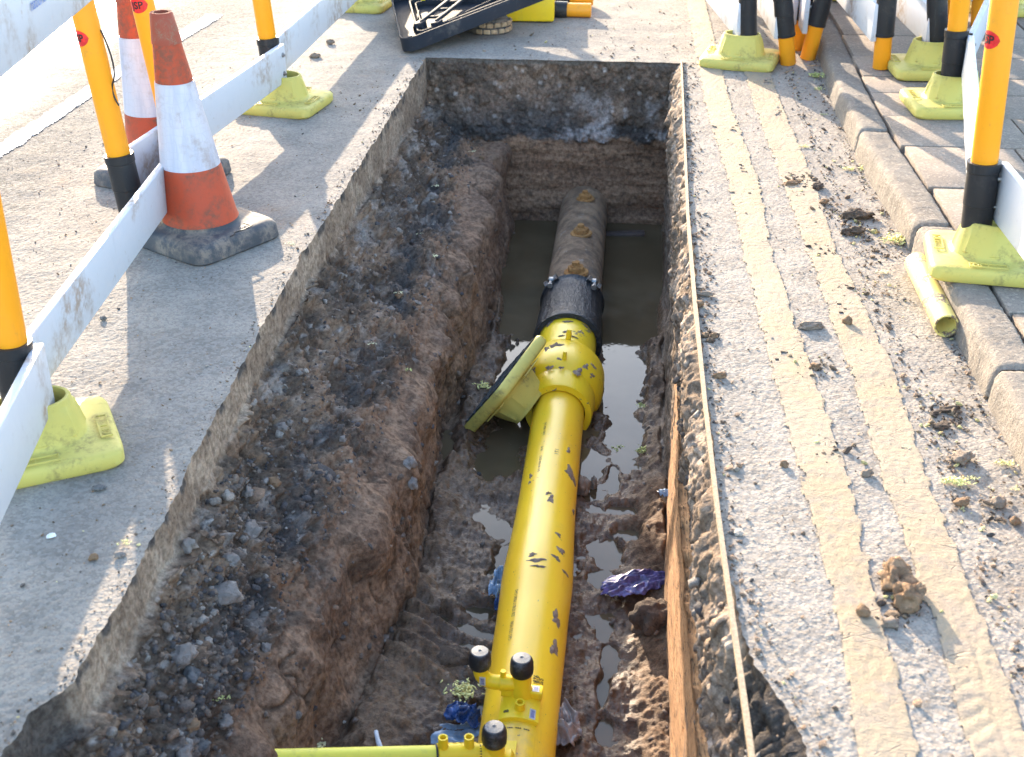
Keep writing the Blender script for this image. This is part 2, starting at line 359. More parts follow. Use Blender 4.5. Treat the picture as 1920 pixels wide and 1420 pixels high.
KN = [  # (x(y), z(y)) knots across the trench
 (lip_l, lambda y: y*0),
 (lambda y: lip_l(y)+.012, tab([(6.6, -.2), (5.4, -.165), (4.1, -.125), (3, -.105), (1.2, -.1)])),
 (tab([(6.6, -.86), (5.2, -.82), (4.2, -.81), (3.2, -.84), (2.4, -.88), (1.2, -.89)]), tab([(6.6, -.37), (5.2, -.345), (4.2, -.335), (3.2, -.31), (2.4, -.32), (1.2, -.34)])),
 (tab([(6.6, -.60), (5.25, -.60), (4.4, -.60), (3.8, -.645), (3.3, -.655), (2.7, -.74), (2.3, -.80), (1.9, -.82), (1.2, -.83)]), tab([(6.6, -.42), (5.25, -.41), (4.4, -.46), (3.8, -.46), (3.3, -.455), (2.6, -.47), (1.9, -.49), (1.2, -.49)])),
 (tab([(6.6, -.525), (5.6, -.50), (5.0, -.52), (4.3, -.57), (3.2, -.575), (2.8, -.60), (2.5, -.66), (1.2, -.70)]), lambda y: y*0-.80),
 (lambda y: y*0-.36, lambda y: y*0-.80),
 (lambda y: y*0+.13, lambda y: y*0-.79),
 (tab([(6.6, .27), (5.4, .255), (5.0, .235), (4.2, .225), (1.2, .222)]), lambda y: y*0-.76),
 (tab([(6.6, .275), (5, .262), (4, .25), (1.2, .245)]), lambda y: y*0-.40),
 (lambda y: lip_r(y)-.035, lambda y: y*0-.10),
 (lip_r, lambda y: y*0)]
CNT = [22, 84, 60, 96, 66, 120, 26, 60, 50, 18]
us = np.concatenate([np.linspace(i, i+1, c, endpoint=False) for i, c in enumerate(CNT)]+[np.array([10.0])]); NU = len(us)
KX = np.stack([k[0](ys) for k in KN]); KZ = np.stack([k[1](ys) for k in KN])
i0 = np.minimum(us.astype(int), 9); fr = us-i0
PX = (KX[i0]*(1-fr)[:, None]+KX[i0+1]*fr[:, None]).T; PZ = (KZ[i0]*(1-fr)[:, None]+KZ[i0+1]*fr[:, None]).T
for _ in range(3):                           # round the knots, keep the lips and the cut face crisp
    for A in (PX, PZ):
        s = A.copy(); s[:, 2:-2] = (A[:, :-4]+A[:, 1:-3]+A[:, 2:-2]+A[:, 3:-1]+A[:, 4:])/5
        keep = (us > 1.06) & (us < 9.7); A[:, keep] = s[:, keep]
PYg = np.repeat(ys[:, None], NU, 1); U = np.repeat(us[None], NY, 0)
P = np.stack([PX, PYg, PZ], -1)
tu = np.gradient(P, axis=1); tv = np.gradient(P, axis=0); N = np.cross(tv, tu); N /= np.linalg.norm(N, axis=-1, keepdims=True)+1e-9
if N[NY//2, NU//2, 2] < 0: N = -N
big = fbm(P*np.array([2.2, 2.2, 2.2]), 3, 21); med = fbm(P*7, 4, 31); fin = fbm(P*28, 4, 41); vfin = fbm(P*95, 2, 45)
uu = U+.22*med*((U > .9) & (U < 9.5))+.12*big*((U > 1.3) & (U < 9))
w_cut = 1-sstep(.93, 1.08, U+.10*fbm(P*np.array([1, 9, 1]), 3, 51))
w_rub = (sstep(.9, 1.1, uu)*(1-sstep(2.35, 3.0, uu))); w_cl = sstep(2.5, 3.05, uu)*(1-sstep(3.85, 4.1, uu))
near_rub = sstep(3.2, 2.4, PYg)
w_fl = sstep(3.8, 4.15, uu)*(1-sstep(6.8, 7.15, uu)); w_rw = sstep(6.85, 7.2, uu)*(1-sstep(7.9, 8.2, uu)); w_rr = sstep(7.9, 8.25, uu)*(1-sstep(9.85, 10, U))
wa1, wa2, wid = worley(P/.085+2.1*0, 61); wb1, wb2, wbi = worley(P/.038+5.3, 71); wc1, wc2, wci = worley(P/.017+1.7, 81)
st_a = np.clip(1-(wa1/.55)**2, 0, 1)*(wid > .45); st_b = np.clip(1-(wb1/.6)**2, 0, 1)*(wbi > .35); st_c = np.clip(1-(wc1/.65)**2, 0, 1)
lumpy, _, lid = worley(P/.19+fbm(P*5, 2, 87)[..., None]*.25, 83)
stones = .007*st_a*(wid > .6)+.0075*st_b*(wbi > .5)+.005*st_c+.055*np.clip(.55-lumpy, 0, 1)
rid = 1-np.abs(fbm(P*np.array([5, 5, 2.0])+3, 4, 91))*2.0
rid2 = 1-np.abs(fbm(P*np.array([11, 11, 11])+9, 3, 93))*2.4
strk = fbm(P*np.array([14, 22, 3.5]), 4, 95)
ck1, ck2, _ = worley(P*np.array([9, 9, 5])+.35*fbm(P*6, 3, 97)[..., None], 99); crack = sstep(.09, .0, ck2-ck1)*sstep(-.1, .25, fbm(P*4, 2, 98))
D = (w_cut*(.004*med+.0025*fbm(P*20, 2, 42))
     + w_rub*(.05*big+.028*med+.020*fin+.007*vfin+.016*np.clip(rid2, -1, 1)+stones)
     + w_cl*(.04*big+.014*np.clip(rid, -1, 1)+.007*strk+.005*fbm(P*26, 2, 43)-.010*crack)
     + w_rw*(.012*med+.006*fin+.3*stones)+w_rr*(.02*med+.012*fin+.004*vfin+.8*stones))
D *= np.clip(sstep(0, .5, U), 0, 1)*(1-sstep(9.75, 10, U))
P = P+N*D[..., None]
# undercut lumps along the bench edge
ll = sstep(2.6, 2.95, U)*(1-sstep(3.1, 3.5, U))
P[..., 0] += ll*(.07*n1(PYg, 2.3, 7)+.05*n1(PYg, 6.5, 8)+.02*n1(PYg, 19, 9))
# floor relief and puddles
fx, fy = P[..., 0], P[..., 1]; Q = np.stack([fx, fy, fx*0], -1)
lump1, _, _ = worley(Q/.16+.3, 101); lump2, _, _ = worley(Q/.055+.7, 111)
fh = .017-.006*sstep(-.12, 0, fx)*sstep(.2, .1, fx)+.026*fbm(Q*3.2, 3, 121)+.018*fbm(Q*11, 3, 131)+.03*(.45-lump1)+.012*(.4-lump2)+.006*fbm(Q*45, 3, 141)+.0025*fbm(Q*120, 2, 143)
fh += .012*sstep(3.6, 2.2, fy)+.05*sstep(.05, .22, fx)+.05*sstep(-.38, -.56, fx)
fh += .012*np.sin(fx*40+fy*70+6*fbm(Q*2.2, 2, 151))*sstep(-.2, -.33, fx)*sstep(3.4, 3.1, fy)*sstep(2.6, 2.85, fy)   # shovel scrapes
PUD = [(1170, 700, 46, 70, 1), (1172, 815, 36, 38, 1), (970, 700, 34, 85, 1), (985, 805, 30, 24, .8), (938, 993, 27, 17, 1), (943, 1048, 18, 22, .9), (926, 1082, 15, 14, .9),
       (1165, 962, 30, 14, .9), (1140, 1040, 28, 26, 1), (1178, 1008, 26, 15, .9), (1132, 1090, 28, 18, .9), (1132, 1184, 14, 22, 1), (1143, 1240, 15, 30, 1), (1130, 1305, 13, 28, .9),
       (1132, 1375, 15, 26, 1), (930, 870, 52, 34, .75), (1105, 870, 32, 26, .75), (1150, 905, 10, 28, .9), (1090, 800, 22, 40, .8), (820, 1165, 22, 10, .7), (900, 1145, 30, 8, .6), (905, 1330, 20, 15, .6)]
dep = sstep(4.95, 5.1, fy+.08*fbm(Q*4, 3, 161))*1.4*sstep(-.52+.02, -.45, fx+.04*sstep(5.3, 5.6, fy))*sstep(.25+.03*sstep(5.3, 5.6, fy), .17+.05*sstep(5.3, 5.7, fy), fx)
for px, py, rx, ry, k in PUD:
    c = Z(px, py, ZW); ex = abs(Z(px+rx, py, ZW)[0]-c[0]); ey = abs(Z(px, py-ry, ZW)[1]-c[1])
    dd = np.sqrt(((fx-c[0])/ex)**2+((fy-c[1])/ey)**2)+.32*fbm(Q*14, 3, 171)+.12*fbm(Q*45, 2, 173)
    dep = np.maximum(dep, k*sstep(1.32, .6, dd))
fh = fh*(1-np.clip(dep, 0, 1))+np.clip(dep, 0, 1)*(-.022+.014*fbm(Q*12, 3, 181))-np.clip(dep-1, 0, 1)*.10
P[..., 2] = P[..., 2]*(1-w_fl)+w_fl*np.where(w_fl > 0, (ZW+fh), 0)
# colours of the layers
tone = fbm(P*5, 4, 201); tone2 = fbm(P*22, 4, 211)
c_cut = mixc(np.ones(P.shape)*np.array([.19, .152, .122]), (.275, .228, .185), sstep(-.3, .5, tone+.4*fbm(P*16, 2, 212)))
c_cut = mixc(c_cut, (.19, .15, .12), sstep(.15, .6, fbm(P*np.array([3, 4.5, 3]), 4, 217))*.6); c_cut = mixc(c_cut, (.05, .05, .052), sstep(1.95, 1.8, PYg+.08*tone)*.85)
chip = sstep(.3, .12, U)*sstep(.0, .35, fbm(P*np.array([8, 13, 8]), 3, 221)); c_cut = mixc(c_cut, (.07, .068, .07), chip)
c_rub = mixc(np.ones(P.shape)*np.array([.078, .06, .048]), (.18, .13, .096), sstep(-.25, .55, tone+.35*tone2+.25*big))
c_rub = mixc(c_rub, (.052, .054, .06), sstep(.5, 1, 1-np.abs(U-2.0+.35*big)/.75)*sstep(-.5, .4, -tone+.3*tone2)*.85)
c_rub = mixc(c_rub, (.3, .28, .275), st_a*sstep(.75, .95, wid)*.45); c_rub = mixc(c_rub, (.27, .25, .24), st_b*sstep(.8, .95, wbi)*.55)
c_rub = mixc(c_rub, (.22, .14, .09), st_b*sstep(.5, .36, wbi)*.6); c_rub = mixc(c_rub, (.3, .29, .29), st_c*sstep(.93, .98, wci)*.8)
c_rub = mixc(c_rub, (.20, .125, .083), sstep(2.1, 2.6, U+.5*tone)*sstep(-.35, .25, tone2+tone)*.8)
pale = sstep(.25, .6, fbm(P*np.array([9, 4, 9])+7, 3, 231))*sstep(1.7, 1.2, U)*sstep(.95, 1.1, U); c_rub = mixc(c_rub, (.26, .245, .24), pale*.6)
c_cl = mixc(np.ones(P.shape)*np.array([.155, .103, .073]), (.225, .154, .108), sstep(-.35, .5, tone+.5*strk))
c_cl = mixc(c_cl, (.11, .078, .06), sstep(.05, .5, fbm(P*np.array([3, 3, 6]), 4, 241))*.65); c_cl = mixc(c_cl, (.06, .045, .036), sstep(.25, .55, tone2+.3*strk)*.6)
c_cl = mixc(c_cl, (.05, .035, .026), crack*.75); c_cl = mixc(c_cl, (.13, .1, .085), sstep(4.8, 6.2, PYg)*.45)
c_fl = mixc(np.ones(P.shape)*np.array([.078, .048, .03]), (.13, .087, .056), sstep(-.4, .5, tone+.4*tone2)); c_fl = mixc(c_fl, (.15, .115, .095), sstep(.3, .7, tone2)*.4)
c_fl = mixc(c_fl, (.09, .068, .045), sstep(ZW+.004, ZW-.012, P[..., 2]))
c_rr = mixc(np.ones(P.shape)*np.array([.165, .13, .102]), (.28, .232, .19), sstep(-.35, .5, tone+.5*tone2)); c_rr = mixc(c_rr, (.08, .07, .065), sstep(.15, .55, tone2-.2*tone)*.7)
c_rr = mixc(c_rr, (.36, .33, .31), st_b*sstep(.75, .95, wbi)*.7)
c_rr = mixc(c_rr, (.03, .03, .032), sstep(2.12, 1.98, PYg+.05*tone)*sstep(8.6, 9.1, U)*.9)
W = np.stack([w_cut, w_rub, w_cl, w_fl, w_rw, w_rr], 0)+1e-6; W[:, :, (U[0] > 9.85)] = np.array([0, 0, 0, 0, 0, 1.0])[:, None, None]; W /= W.sum(0)
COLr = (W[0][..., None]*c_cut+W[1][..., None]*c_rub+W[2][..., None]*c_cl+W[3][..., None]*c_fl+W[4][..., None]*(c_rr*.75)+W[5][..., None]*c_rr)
wet = W[3]*(1-.6*sstep(.06, .14, fx)*sstep(4.2, 3.6, fy))*(.55+.45*sstep(.05, -.0, P[..., 2]-ZW-.02))+.15*W[1]+.1*W[2]
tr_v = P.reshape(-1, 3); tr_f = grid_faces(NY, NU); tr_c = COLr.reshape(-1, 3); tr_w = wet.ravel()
# end walls (far one in view, near one behind the frame)
def end_wall(y0, sgn, nx, nz):
    xs = np.linspace(-1.08, .36, nx); vs = np.linspace(0, 1, nz); X, Vv = np.meshgrid(xs, vs)
    z = -1.0*Vv; y = y0-sgn*(.10*sstep(0, .4, Vv)+.075*sstep(.34, .8, Vv)); p = np.stack([X, y, z], -1)
    b = fbm(p*3, 3, 301); md = fbm(p*9, 4, 311); fn = fbm(p*32, 4, 321); vf = fbm(p*100, 2, 323)
    a1, _, ai = worley(p/.07, 331); b1, _, bi = worley(p/.028, 341)
    zz = z+.03*md+.012*fn
    up_ = 1-sstep(-.385, -.36, -zz*-1) if False else sstep(-.395, -.365, zz)
    sa = np.clip(1-(a1/.6)**2, 0, 1)*(ai > .6); sb = np.clip(1-(b1/.6)**2, 0, 1)*(bi > .4)
    lay = fbm(p*np.array([2.0, 2, 16]), 4, 351)
    d = up_*(.02*b+.012*md+.006*fn+.02*sa+.008*sb)+(1-up_)*(.02*b+.01*lay+.004*fn+.0015*vf)
    d += .035*sstep(-.41, -.395, zz)*sstep(-.36, -.375, zz)*0
    d *= sstep(0, .03, Vv); p[..., 1] -= sgn*d
    t = fbm(p*6, 4, 361); t2 = fbm(p*25, 4, 371)
    c = mixc(np.ones(p.shape)*np.array([.075, .06, .05]), (.155, .115, .09), sstep(-.35, .5, t+.4*t2))
    pal = sstep(-.15, .5, fbm(p*np.array([5, 4, 3.2])+2.2, 3, 381)+.35*t2)*sstep(-.5, -.1, X)*sstep(-.12, -.2, z); c = mixc(c, (.2, .188, .19), pal*.75)
    band = sstep(-.385, -.36, zz)*sstep(-.29, -.325, zz); c = mixc(c, (.035, .036, .04), band*.8); c = mixc(c, (.4, .4, .43), band*.7*sstep(-.2, .3, t+.4*t2)*sstep(-.5, -.3, X)*.85)
    c = mixc(c, (.35, .34, .34), sb*sstep(.85, .95, bi)*.7*up_)
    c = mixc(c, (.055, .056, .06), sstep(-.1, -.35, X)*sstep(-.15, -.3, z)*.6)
    cl = mixc(np.ones(p.shape)*np.array([.135, .088, .062]), (.2, .135, .095), sstep(-.4, .5, lay+.4*t)); cl = mixc(cl, (.07, .05, .04), sstep(.2, .6, t2)*.6)
    c = mixc(cl, c, up_) if False else c*up_[..., None]+cl*(1-up_)[..., None]
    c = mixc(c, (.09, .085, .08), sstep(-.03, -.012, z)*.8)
    return p.reshape(-1, 3), grid_faces(nz, nx), c.reshape(-1, 3), (.12+.25*sstep(-.6, -.8, z)).ravel()
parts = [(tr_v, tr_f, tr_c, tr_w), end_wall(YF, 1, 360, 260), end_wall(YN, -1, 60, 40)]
off = 0; AV, AF, AC, AW = [], [], [], []
for v, f, c, w in parts: AV.append(v); AF.append(f+off); AC.append(c); AW.append(w); off += len(v)
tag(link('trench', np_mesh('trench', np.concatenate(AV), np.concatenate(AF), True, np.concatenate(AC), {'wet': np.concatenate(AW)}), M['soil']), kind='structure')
wm = np_mesh('water', np.array([(-.75, 1.2, ZW), (.32, 1.2, ZW), (.32, 6.55, ZW), (-.75, 6.55, ZW)]), np.array([[0, 1, 2, 3]]), False)
tag(link('water', wm, M['water']), kind='structure')
def floor_z(x, y):                           # height of the built trench surface at x, y
    m = (np.abs(P[..., 1]-y) < .012) & (np.abs(P[..., 0]-x) < .012)
    return float(np.median(P[..., 2][m])) if m.any() else ZW+.02

# ------------------------------------------------------------------ road, lines, kerb, paving
def road_h(x, y):
    q = np.stack([x, y, x*0], -1); a1, _, _ = worley(q/.011, 401)
    rg = sstep(.2, .3, x)
    return .0022*fbm(q*6, 3, 411)+.0016*fbm(q*60, 2, 421)-(.0011+.0002*rg)*(a1-.35)
RV, RF = [], []; ro = 0
def add_grid(X, Y, Zv):
    global ro
    RV.append(np.stack([X, Y, Zv], -1).reshape(-1, 3)); RF.append(grid_faces(*X.shape)+ro); ro += X.size
xl = lip_l(ys); xr = lip_r(ys)
dl = np.concatenate([np.arange(0, 1.25, .0052), np.linspace(1.25, 2.6, 130)])
X = xl[:, None]-dl[None]*(1+(2.6-(xl+2.6+1.0))[:, None]*0); Yg = np.repeat(ys[:, None], len(dl), 1)
Zv = road_h(X, Yg)*sstep(0, .012, dl)[None]; add_grid(X[:, ::-1], Yg[:, ::-1], Zv[:, ::-1]); XL_END = X[:, -1]
dr = np.linspace(0, 1, 180); X = xr[:, None]+(1.06-xr)[:, None]*dr[None]; Yg = np.repeat(ys[:, None], len(dr), 1)
add_grid(X, Yg, road_h(X, Yg)*sstep(0, .01, dr)[None])
add_grid(np.stack([XL_END*0-70, XL_END], 1), np.stack([ys, ys], 1), np.zeros((NY, 2)))
yfar = np.concatenate([YF+np.concatenate([np.arange(0, 1.0, .008), np.linspace(1.0, 3.5, 120)]), [70]]); xf = np.concatenate([[-70], np.linspace(-3.6, 1.06, 520)])
X, Yg = np.meshgrid(xf, yfar); jag = (.008*n1(xf, 9, 12)+.007*n1(xf, 33, 13))*((xf > -1.0) & (xf < .31)); Yg[0] += jag-.006*((xf > -1) & (xf < .31))
zz_ = road_h(X, Yg); zz_[0] = 0; add_grid(X, Yg, zz_)
X, Yg = np.meshgrid(np.array([-70, -1.03, .36, 1.06]), np.array([-70, YN+.0])); add_grid(X, Yg, X*0)
tag(link('road', np_mesh('road', np.concatenate(RV), np.concatenate(RF), True), M['road']), kind='structure')
def line_mesh(name, xa, xb, y0, y1, mat, step=.006, thick=.004, jag=.010, hole=.33, tread=False):
    yy = np.arange(y0, y1, step*1.3); t = np.linspace(-.12, 1.12, int(.14*1.24/step))
    X = xa(yy)[:, None]*(1-t)+xb(yy)[:, None]*t; Yg = np.repeat(yy[:, None], len(t), 1)
    q = np.stack([X, Yg, X*0], -1)
    e = np.minimum(X-xa(yy)[:, None], xb(yy)[:, None]-X)+jag*fbm(q*np.array([8, 16, 1]), 4, 431)+jag*.5*fbm(q*60, 2, 441)
    worn = fbm(q*np.array([9, 5, 1]), 4, 451)+.5*fbm(q*45, 3, 461)
    Zv = road_h(X, Yg)*.75+thick*sstep(-.002, .004, e)
    if tread:                                # tyre pattern pressed into the soft paint
        mid_ = (xa(yy)+xb(yy))[:, None]/2+.012; ph_ = (Yg+.75*np.abs(X-mid_))/.042; m_ = sstep(2.3, 2.0, Yg+.15*fbm(q*3, 2, 471))*sstep(.0, .012, e)*sstep(-.25, .35, fbm(q*5+3, 3, 472))
        Zv = Zv-.0013*m_*sstep(.1, .5, np.sin(2*np.pi*ph_))*sstep(.012, .02, np.abs(X-mid_))-.0014*m_*sstep(.008, .003, np.abs(X-mid_))
    keep = (e > 0) & (worn < hole*2.6)
    f = grid_faces(*X.shape); kf = keep.ravel()[f].all(1); f = f[kf]
    ids, inv = np.unique(f, return_inverse=True); v = np.stack([X, Yg, Zv], -1).reshape(-1, 3)[ids]
    return tag(link(name, np_mesh(name, v, inv.reshape(-1, 4), True), mat), kind='structure')
L1L = [(1322, 203), (1363, 338), (1391, 474), (1442, 677), (1501, 910), (1530, 1010), (1572, 1171), (1600, 1372)]; L1R = [(1373, 203), (1424, 338), (1449, 474), (1517, 677), (1599, 910), (1617, 1010), (1657, 1171), (1712, 1372)]
L2L = [(1415, 203), (1464, 338), (1513, 474), (1584, 677), (1655, 900), (1694, 1010), (1752, 1171), (1802, 1372)]; L2R = [(1469, 203), (1527, 338), (1571, 474), (1669, 677), (1745, 910), (1786, 1010), (1848, 1171), (1926, 1372)]
def pxtab(l): w = [Z(a, b, 0) for a, b in l]; return tab([(v[1], v[0]) for v in w]+[(9.5, w[0][0]-.02), (1.2, w[-1][0]-.005)])
line_mesh('yellow_line', pxtab(L1L), pxtab(L1R), 1.2, 9.5, M['yline'], hole=.36)
line_mesh('yellow_line', pxtab(L2L), pxtab(L2R), 1.2, 9.5, M['yline'], step=.0052, hole=.36, tread=True)
line_mesh('white_line', tab([(9.5, -2.32), (7.3, -2.39), (6.2, -2.50), (5, -2.56), (1.2, -2.75)]), tab([(9.5, -2.22), (7.3, -2.28), (6.2, -2.40), (5, -2.46), (1.2, -2.65)]), 1.2, 7.45, M['wline'], hole=.5)

kv, kf = [], []; ko = 0
prof = [(1.048, -.05), (1.045, .0), (1.05, .06), (1.053, .08), (1.058, .092), (1.068, .101), (1.082, .104), (1.11, .104), (1.15, .102), (1.166, .1), (1.17, .09), (1.17, -.05)]
pp = []
for a, b in zip(prof[:-1], prof[1:]): pp += [tuple(np.array(a)*(1-t)+np.array(b)*t) for t in np.linspace(0, 1, max(2, int(math.dist(a, b)/.008)), endpoint=False)]
pp = np.array(pp+[prof[-1]])
kbx = tab([(9, 1.0), (7.0, 1.0), (5.8, .965), (5.1, .965), (4.5, .99), (3.6, 1.005), (3.1, 1.012), (1, 1.02)])
joints = [-60, -20, -5, -1, 1.05, 2.10, 3.15, 4.18, 5.22, 6.28, 7.3, 8.3, 9.4, 20, 60]
for i in range(len(joints)-1):
    a, b = joints[i]+.005, joints[i+1]-.005
    yk = np.linspace(a, b, 3 if (b-a) > 2 else 150); dz = (0 if i != 9 else -.02)+random.uniform(-.003, .002); dx = (0 if i != 9 else .015)+random.uniform(-.002, .002)
    Yg = np.repeat(yk[:, None], len(pp), 1); X = pp[None, :, 0]+(kbx(Yg)-1.045)+dx+.0; Zk = np.repeat(pp[None, :, 1], len(yk), 0)+dz
    q = np.stack([X, Yg, Zk], -1); ed = np.minimum(Yg-a, b-Yg); rnd = .012*np.exp(-ed/.008)
    nz = .003*fbm(q*9, 4, 501)+.0022*fbm(q*80, 3, 511)
    c = q.mean(1, keepdims=True); dirv = q-c; dirv[..., 1] = 0; dirv /= np.linalg.norm(dirv, axis=-1, keepdims=True)+1e-6
    q = q+dirv*(nz-rnd)[..., None]
    f = grid_faces(*X.shape); kv.append(q.reshape(-1, 3)); kf.append(f+ko)
    ko += X.size
km = np_mesh('kerb', np.concatenate(kv), np.concatenate(kf), True); tag(link('kerb', km, M['kerb']), kind='structure')
bm = bmesh.new()
rows = [-3.6, -2.7, -1.8, -.9, 0, .6, 1.2, 1.8, 2.4, 2.95, 3.5, 4.05, 4.55, 5.02, 5.42, 5.78, 6.05, 6.42, 6.85, 7.3, 7.75, 8.2, 8.7, 9.2, 9.8, 10.4, 11, 12]
for i in range(len(rows)-1):
    x0 = 0; cols = [0, .42+.1*(i % 2), .95+.12*(i % 3 == 1), 1.55, 2.15+.15*(i % 2), 2.8, 3.5, 4.3]
    for a, b in zip(cols[:-1], cols[1:]):
        kx = float(kbx((rows[i]+rows[i+1])/2))+.135
        xa, xb = kx+a, kx+b; g = .004
        add_box(bm, ((xa+xb)/2, (rows[i]+rows[i+1])/2, .07+random.uniform(-.003, .003)), (xb-xa-2*g, rows[i+1]-rows[i]-2*g, .06), Matrix.Rotation(random.uniform(-.006, .006), 3, 'X'), .005, 2)
add_box(bm, (35+1.1, 0, .03), (70, 140, .08)); tag(link('pavement', bm_mesh('pavement', bm), M['slab']), kind='structure')

# ------------------------------------------------------------------ loose material (uncountable)
def ico(sub):
    b = bmesh.new(); bmesh.ops.create_icosphere(b, subdivisions=sub, radius=1.0)
    v = np.array([x.co[:] for x in b.verts]); f = np.array([[q.index for q in x.verts] for x in b.faces]); b.free(); return v, f
def scatter(name, pos, size, cols, mat, sub=1, flat=.65, smooth=False):
    iv, if_ = ico(sub); n = len(pos); k = len(iv)
    ang = RNG.uniform(0, 6.28, (n, 3)); sc = RNG.uniform(.6, 1.35, (n, 3))*size[:, None]; sc[:, 2] *= flat
    vv = iv[None]*(1+RNG.uniform(-.28, .28, (n, k, 1)))*sc[:, None]
    ca, sa = np.cos(ang[:, :1]), np.sin(ang[:, :1]); x = vv[..., 0]*ca-vv[..., 1]*sa; y = vv[..., 0]*sa+vv[..., 1]*ca
    t = (ang[:, 1:2]-3.14)*.2; z = vv[..., 2]+x*np.sin(t)
    vv = np.stack([x, y, z], -1)+pos[:, None]
    f = (if_[None]+(np.arange(n)*k)[:, None, None]).reshape(-1, 3)
    return tag(link(name, np_mesh(name, vv.reshape(-1, 3), f, smooth, np.repeat(cols, k, 0)), mat), kind='stuff')
def pal(n, cs, p):
    c = np.array(cs)[RNG.choice(len(cs), n, p=p)]; return c*RNG.uniform(.7, 1.3, (n, 1))
PF = P.reshape(-1, 3); UF = U.ravel(); YFl = PF[:, 1]
def pick(n, mask, wgt=None):
    idx = np.where(mask)[0]; return PF[RNG.choice(idx, n)]
stc = [(.07, .06, .058), (.12, .092, .075), (.15, .108, .08), (.22, .185, .155), (.19, .122, .08)]
p1 = pick(900, (UF > 1.15) & (UF < 2.5) & (YFl > 1.3)); s1 = RNG.gamma(1.6, .0026, 900)+.0022
p2 = pick(1300, (UF > 1.1) & (UF < 2.1) & (YFl < 2.9)); s2 = RNG.gamma(1.5, .0026, 1300)+.0022
p3 = pick(420, (UF > 8.1) & (UF < 9.8)); s3 = RNG.gamma(1.6, .0026, 420)+.002
p4 = pick(2600, (UF > 1.3) & (UF < 2.7)); s4 = RNG.uniform(.0025, .006, 2600)
p5 = pick(260, (UF > 2.9) & (UF < 4.2)); s5 = RNG.uniform(.003, .011, 260)
p6 = pick(500, (UF > 4.1) & (UF < 6.9)); p6 = p6[p6[:, 2] > ZW+.005]; s6 = RNG.uniform(.003, .010, len(p6))
pos = np.concatenate([p1, p2, p3, p4, p5, p6]).copy(); siz = np.concatenate([s1, s2, s3, s4, s5, s6])
cl = np.concatenate([pal(900, stc, [.3, .3, .2, .12, .08]), pal(1300, stc, [.26, .32, .22, .12, .08]), pal(420, stc, [.1, .3, .2, .3, .1]), pal(2600, stc, [.5, .2, .12, .12, .06]), pal(260, stc, [.2, .3, .4, .05, .05]), pal(len(p6), stc, [.15, .4, .35, .05, .05])])
pos[:, 2] -= siz*.25
scatter('rubble', pos, siz, cl, M['rubble'], 2, .8, True)
# grit and crumbs on the road, kerb channel and lips
def road_pts(n, x0, x1, y0, y1): return np.stack([RNG.uniform(x0, x1, n), y0+(y1-y0)*RNG.uniform(0, 1, n)**1.3, np.zeros(n)], -1)
g1 = road_pts(2200, -2.4, -1.04, 1.5, 6.6); g2 = road_pts(1500, .32, 1.0, 1.5, 7.2); g3 = road_pts(500, -1.0, .9, 6.65, 8.2)
yk = RNG.uniform(1.5, 7.5, 900); g4 = np.stack([kbx(yk)-.008+RNG.normal(0, .012, 900)-np.abs(RNG.normal(0, .01, 900)), yk, np.zeros(900)], -1)
yl = RNG.uniform(1.3, 6.6, 1100); g5 = np.stack([lip_r(yl)+np.abs(RNG.normal(0, .03, 1100))+.004, yl, np.zeros(1100)], -1)
yl2 = RNG.uniform(1.3, 6.6, 700); g6 = np.stack([lip_l(yl2)-np.abs(RNG.normal(0, .02, 700))-.004, yl2, np.zeros(700)], -1)
yl3 = RNG.uniform(1.5, 6.6, 900); g7 = np.stack([.80+np.abs(RNG.normal(0, .05, 900)), yl3, np.zeros(900)], -1)
gp = np.concatenate([g1, g2, g3, g4, g5, g6, g7]); gs = np.concatenate([RNG.gamma(1.2, .0009, len(g1))+.001, RNG.gamma(1.2, .0009, len(g2))+.001, RNG.gamma(1.3, .0011, len(g3))+.001, RNG.gamma(1.4, .0013, 900)+.0012, RNG.gamma(1.4, .0014, 1100)+.0014, RNG.gamma(1.3, .001, 700)+.001, RNG.gamma(1.4, .0014, 900)+.0012])
gc = [(.25, .16, .1), (.14, .095, .065), (.3, .25, .2), (.07, .06, .055), (.5, .42, .2)]
gp[:, 2] += gs*.35+.001
gcol = np.concatenate([pal(len(g1)+len(g2)+len(g3), gc, [.42, .25, .2, .11, .02]), pal(900, gc, [.25, .3, .1, .25, .1]), pal(1100, gc, [.35, .2, .3, .13, .02]), pal(700, gc, [.2, .2, .25, .34, .01]), pal(900, gc, [.3, .33, .1, .17, .1])])
cl_ = [(1500, 340, .05, 60), (1545, 395, .05, 60), (1595, 410, .06, 110), (1615, 440, .05, 70), (1655, 472, .05, 50), (1600, 545, .04, 40), (1490, 345, .05, 60), (1780, 775, .05, 80), (1765, 805, .04, 50), (1800, 870, .04, 50), (1860, 950, .04, 40), (1525, 690, .05, 60), (1560, 850, .05, 30), (1690, 1150, .05, 60), (1330, 635, .03, 30), (1790, 600, .05, 40), (1545, 470, .05, 40), (700, 190, .2, 40), (1130, 80, .25, 60)]
for cx_, cy_, r_, n_ in cl_:
    c_ = Z(cx_, cy_, 0); q_ = np.stack([c_[0]+RNG.normal(0, r_*.7, n_), c_[1]+RNG.normal(0, r_, n_), np.zeros(n_)], -1); s_ = RNG.gamma(1.6, .0016, n_)+.0012; q_[:, 2] = s_*.3+.002
    gp = np.concatenate([gp, q_]); gs = np.concatenate([gs, s_]); gcol = np.concatenate([gcol, pal(n_, [(.06, .042, .03), (.12, .08, .05), (.22, .15, .09), (.45, .38, .16)], [.4, .3, .2, .1])])
scatter('grit', gp, gs, gcol, M['grit'], 1, .6)

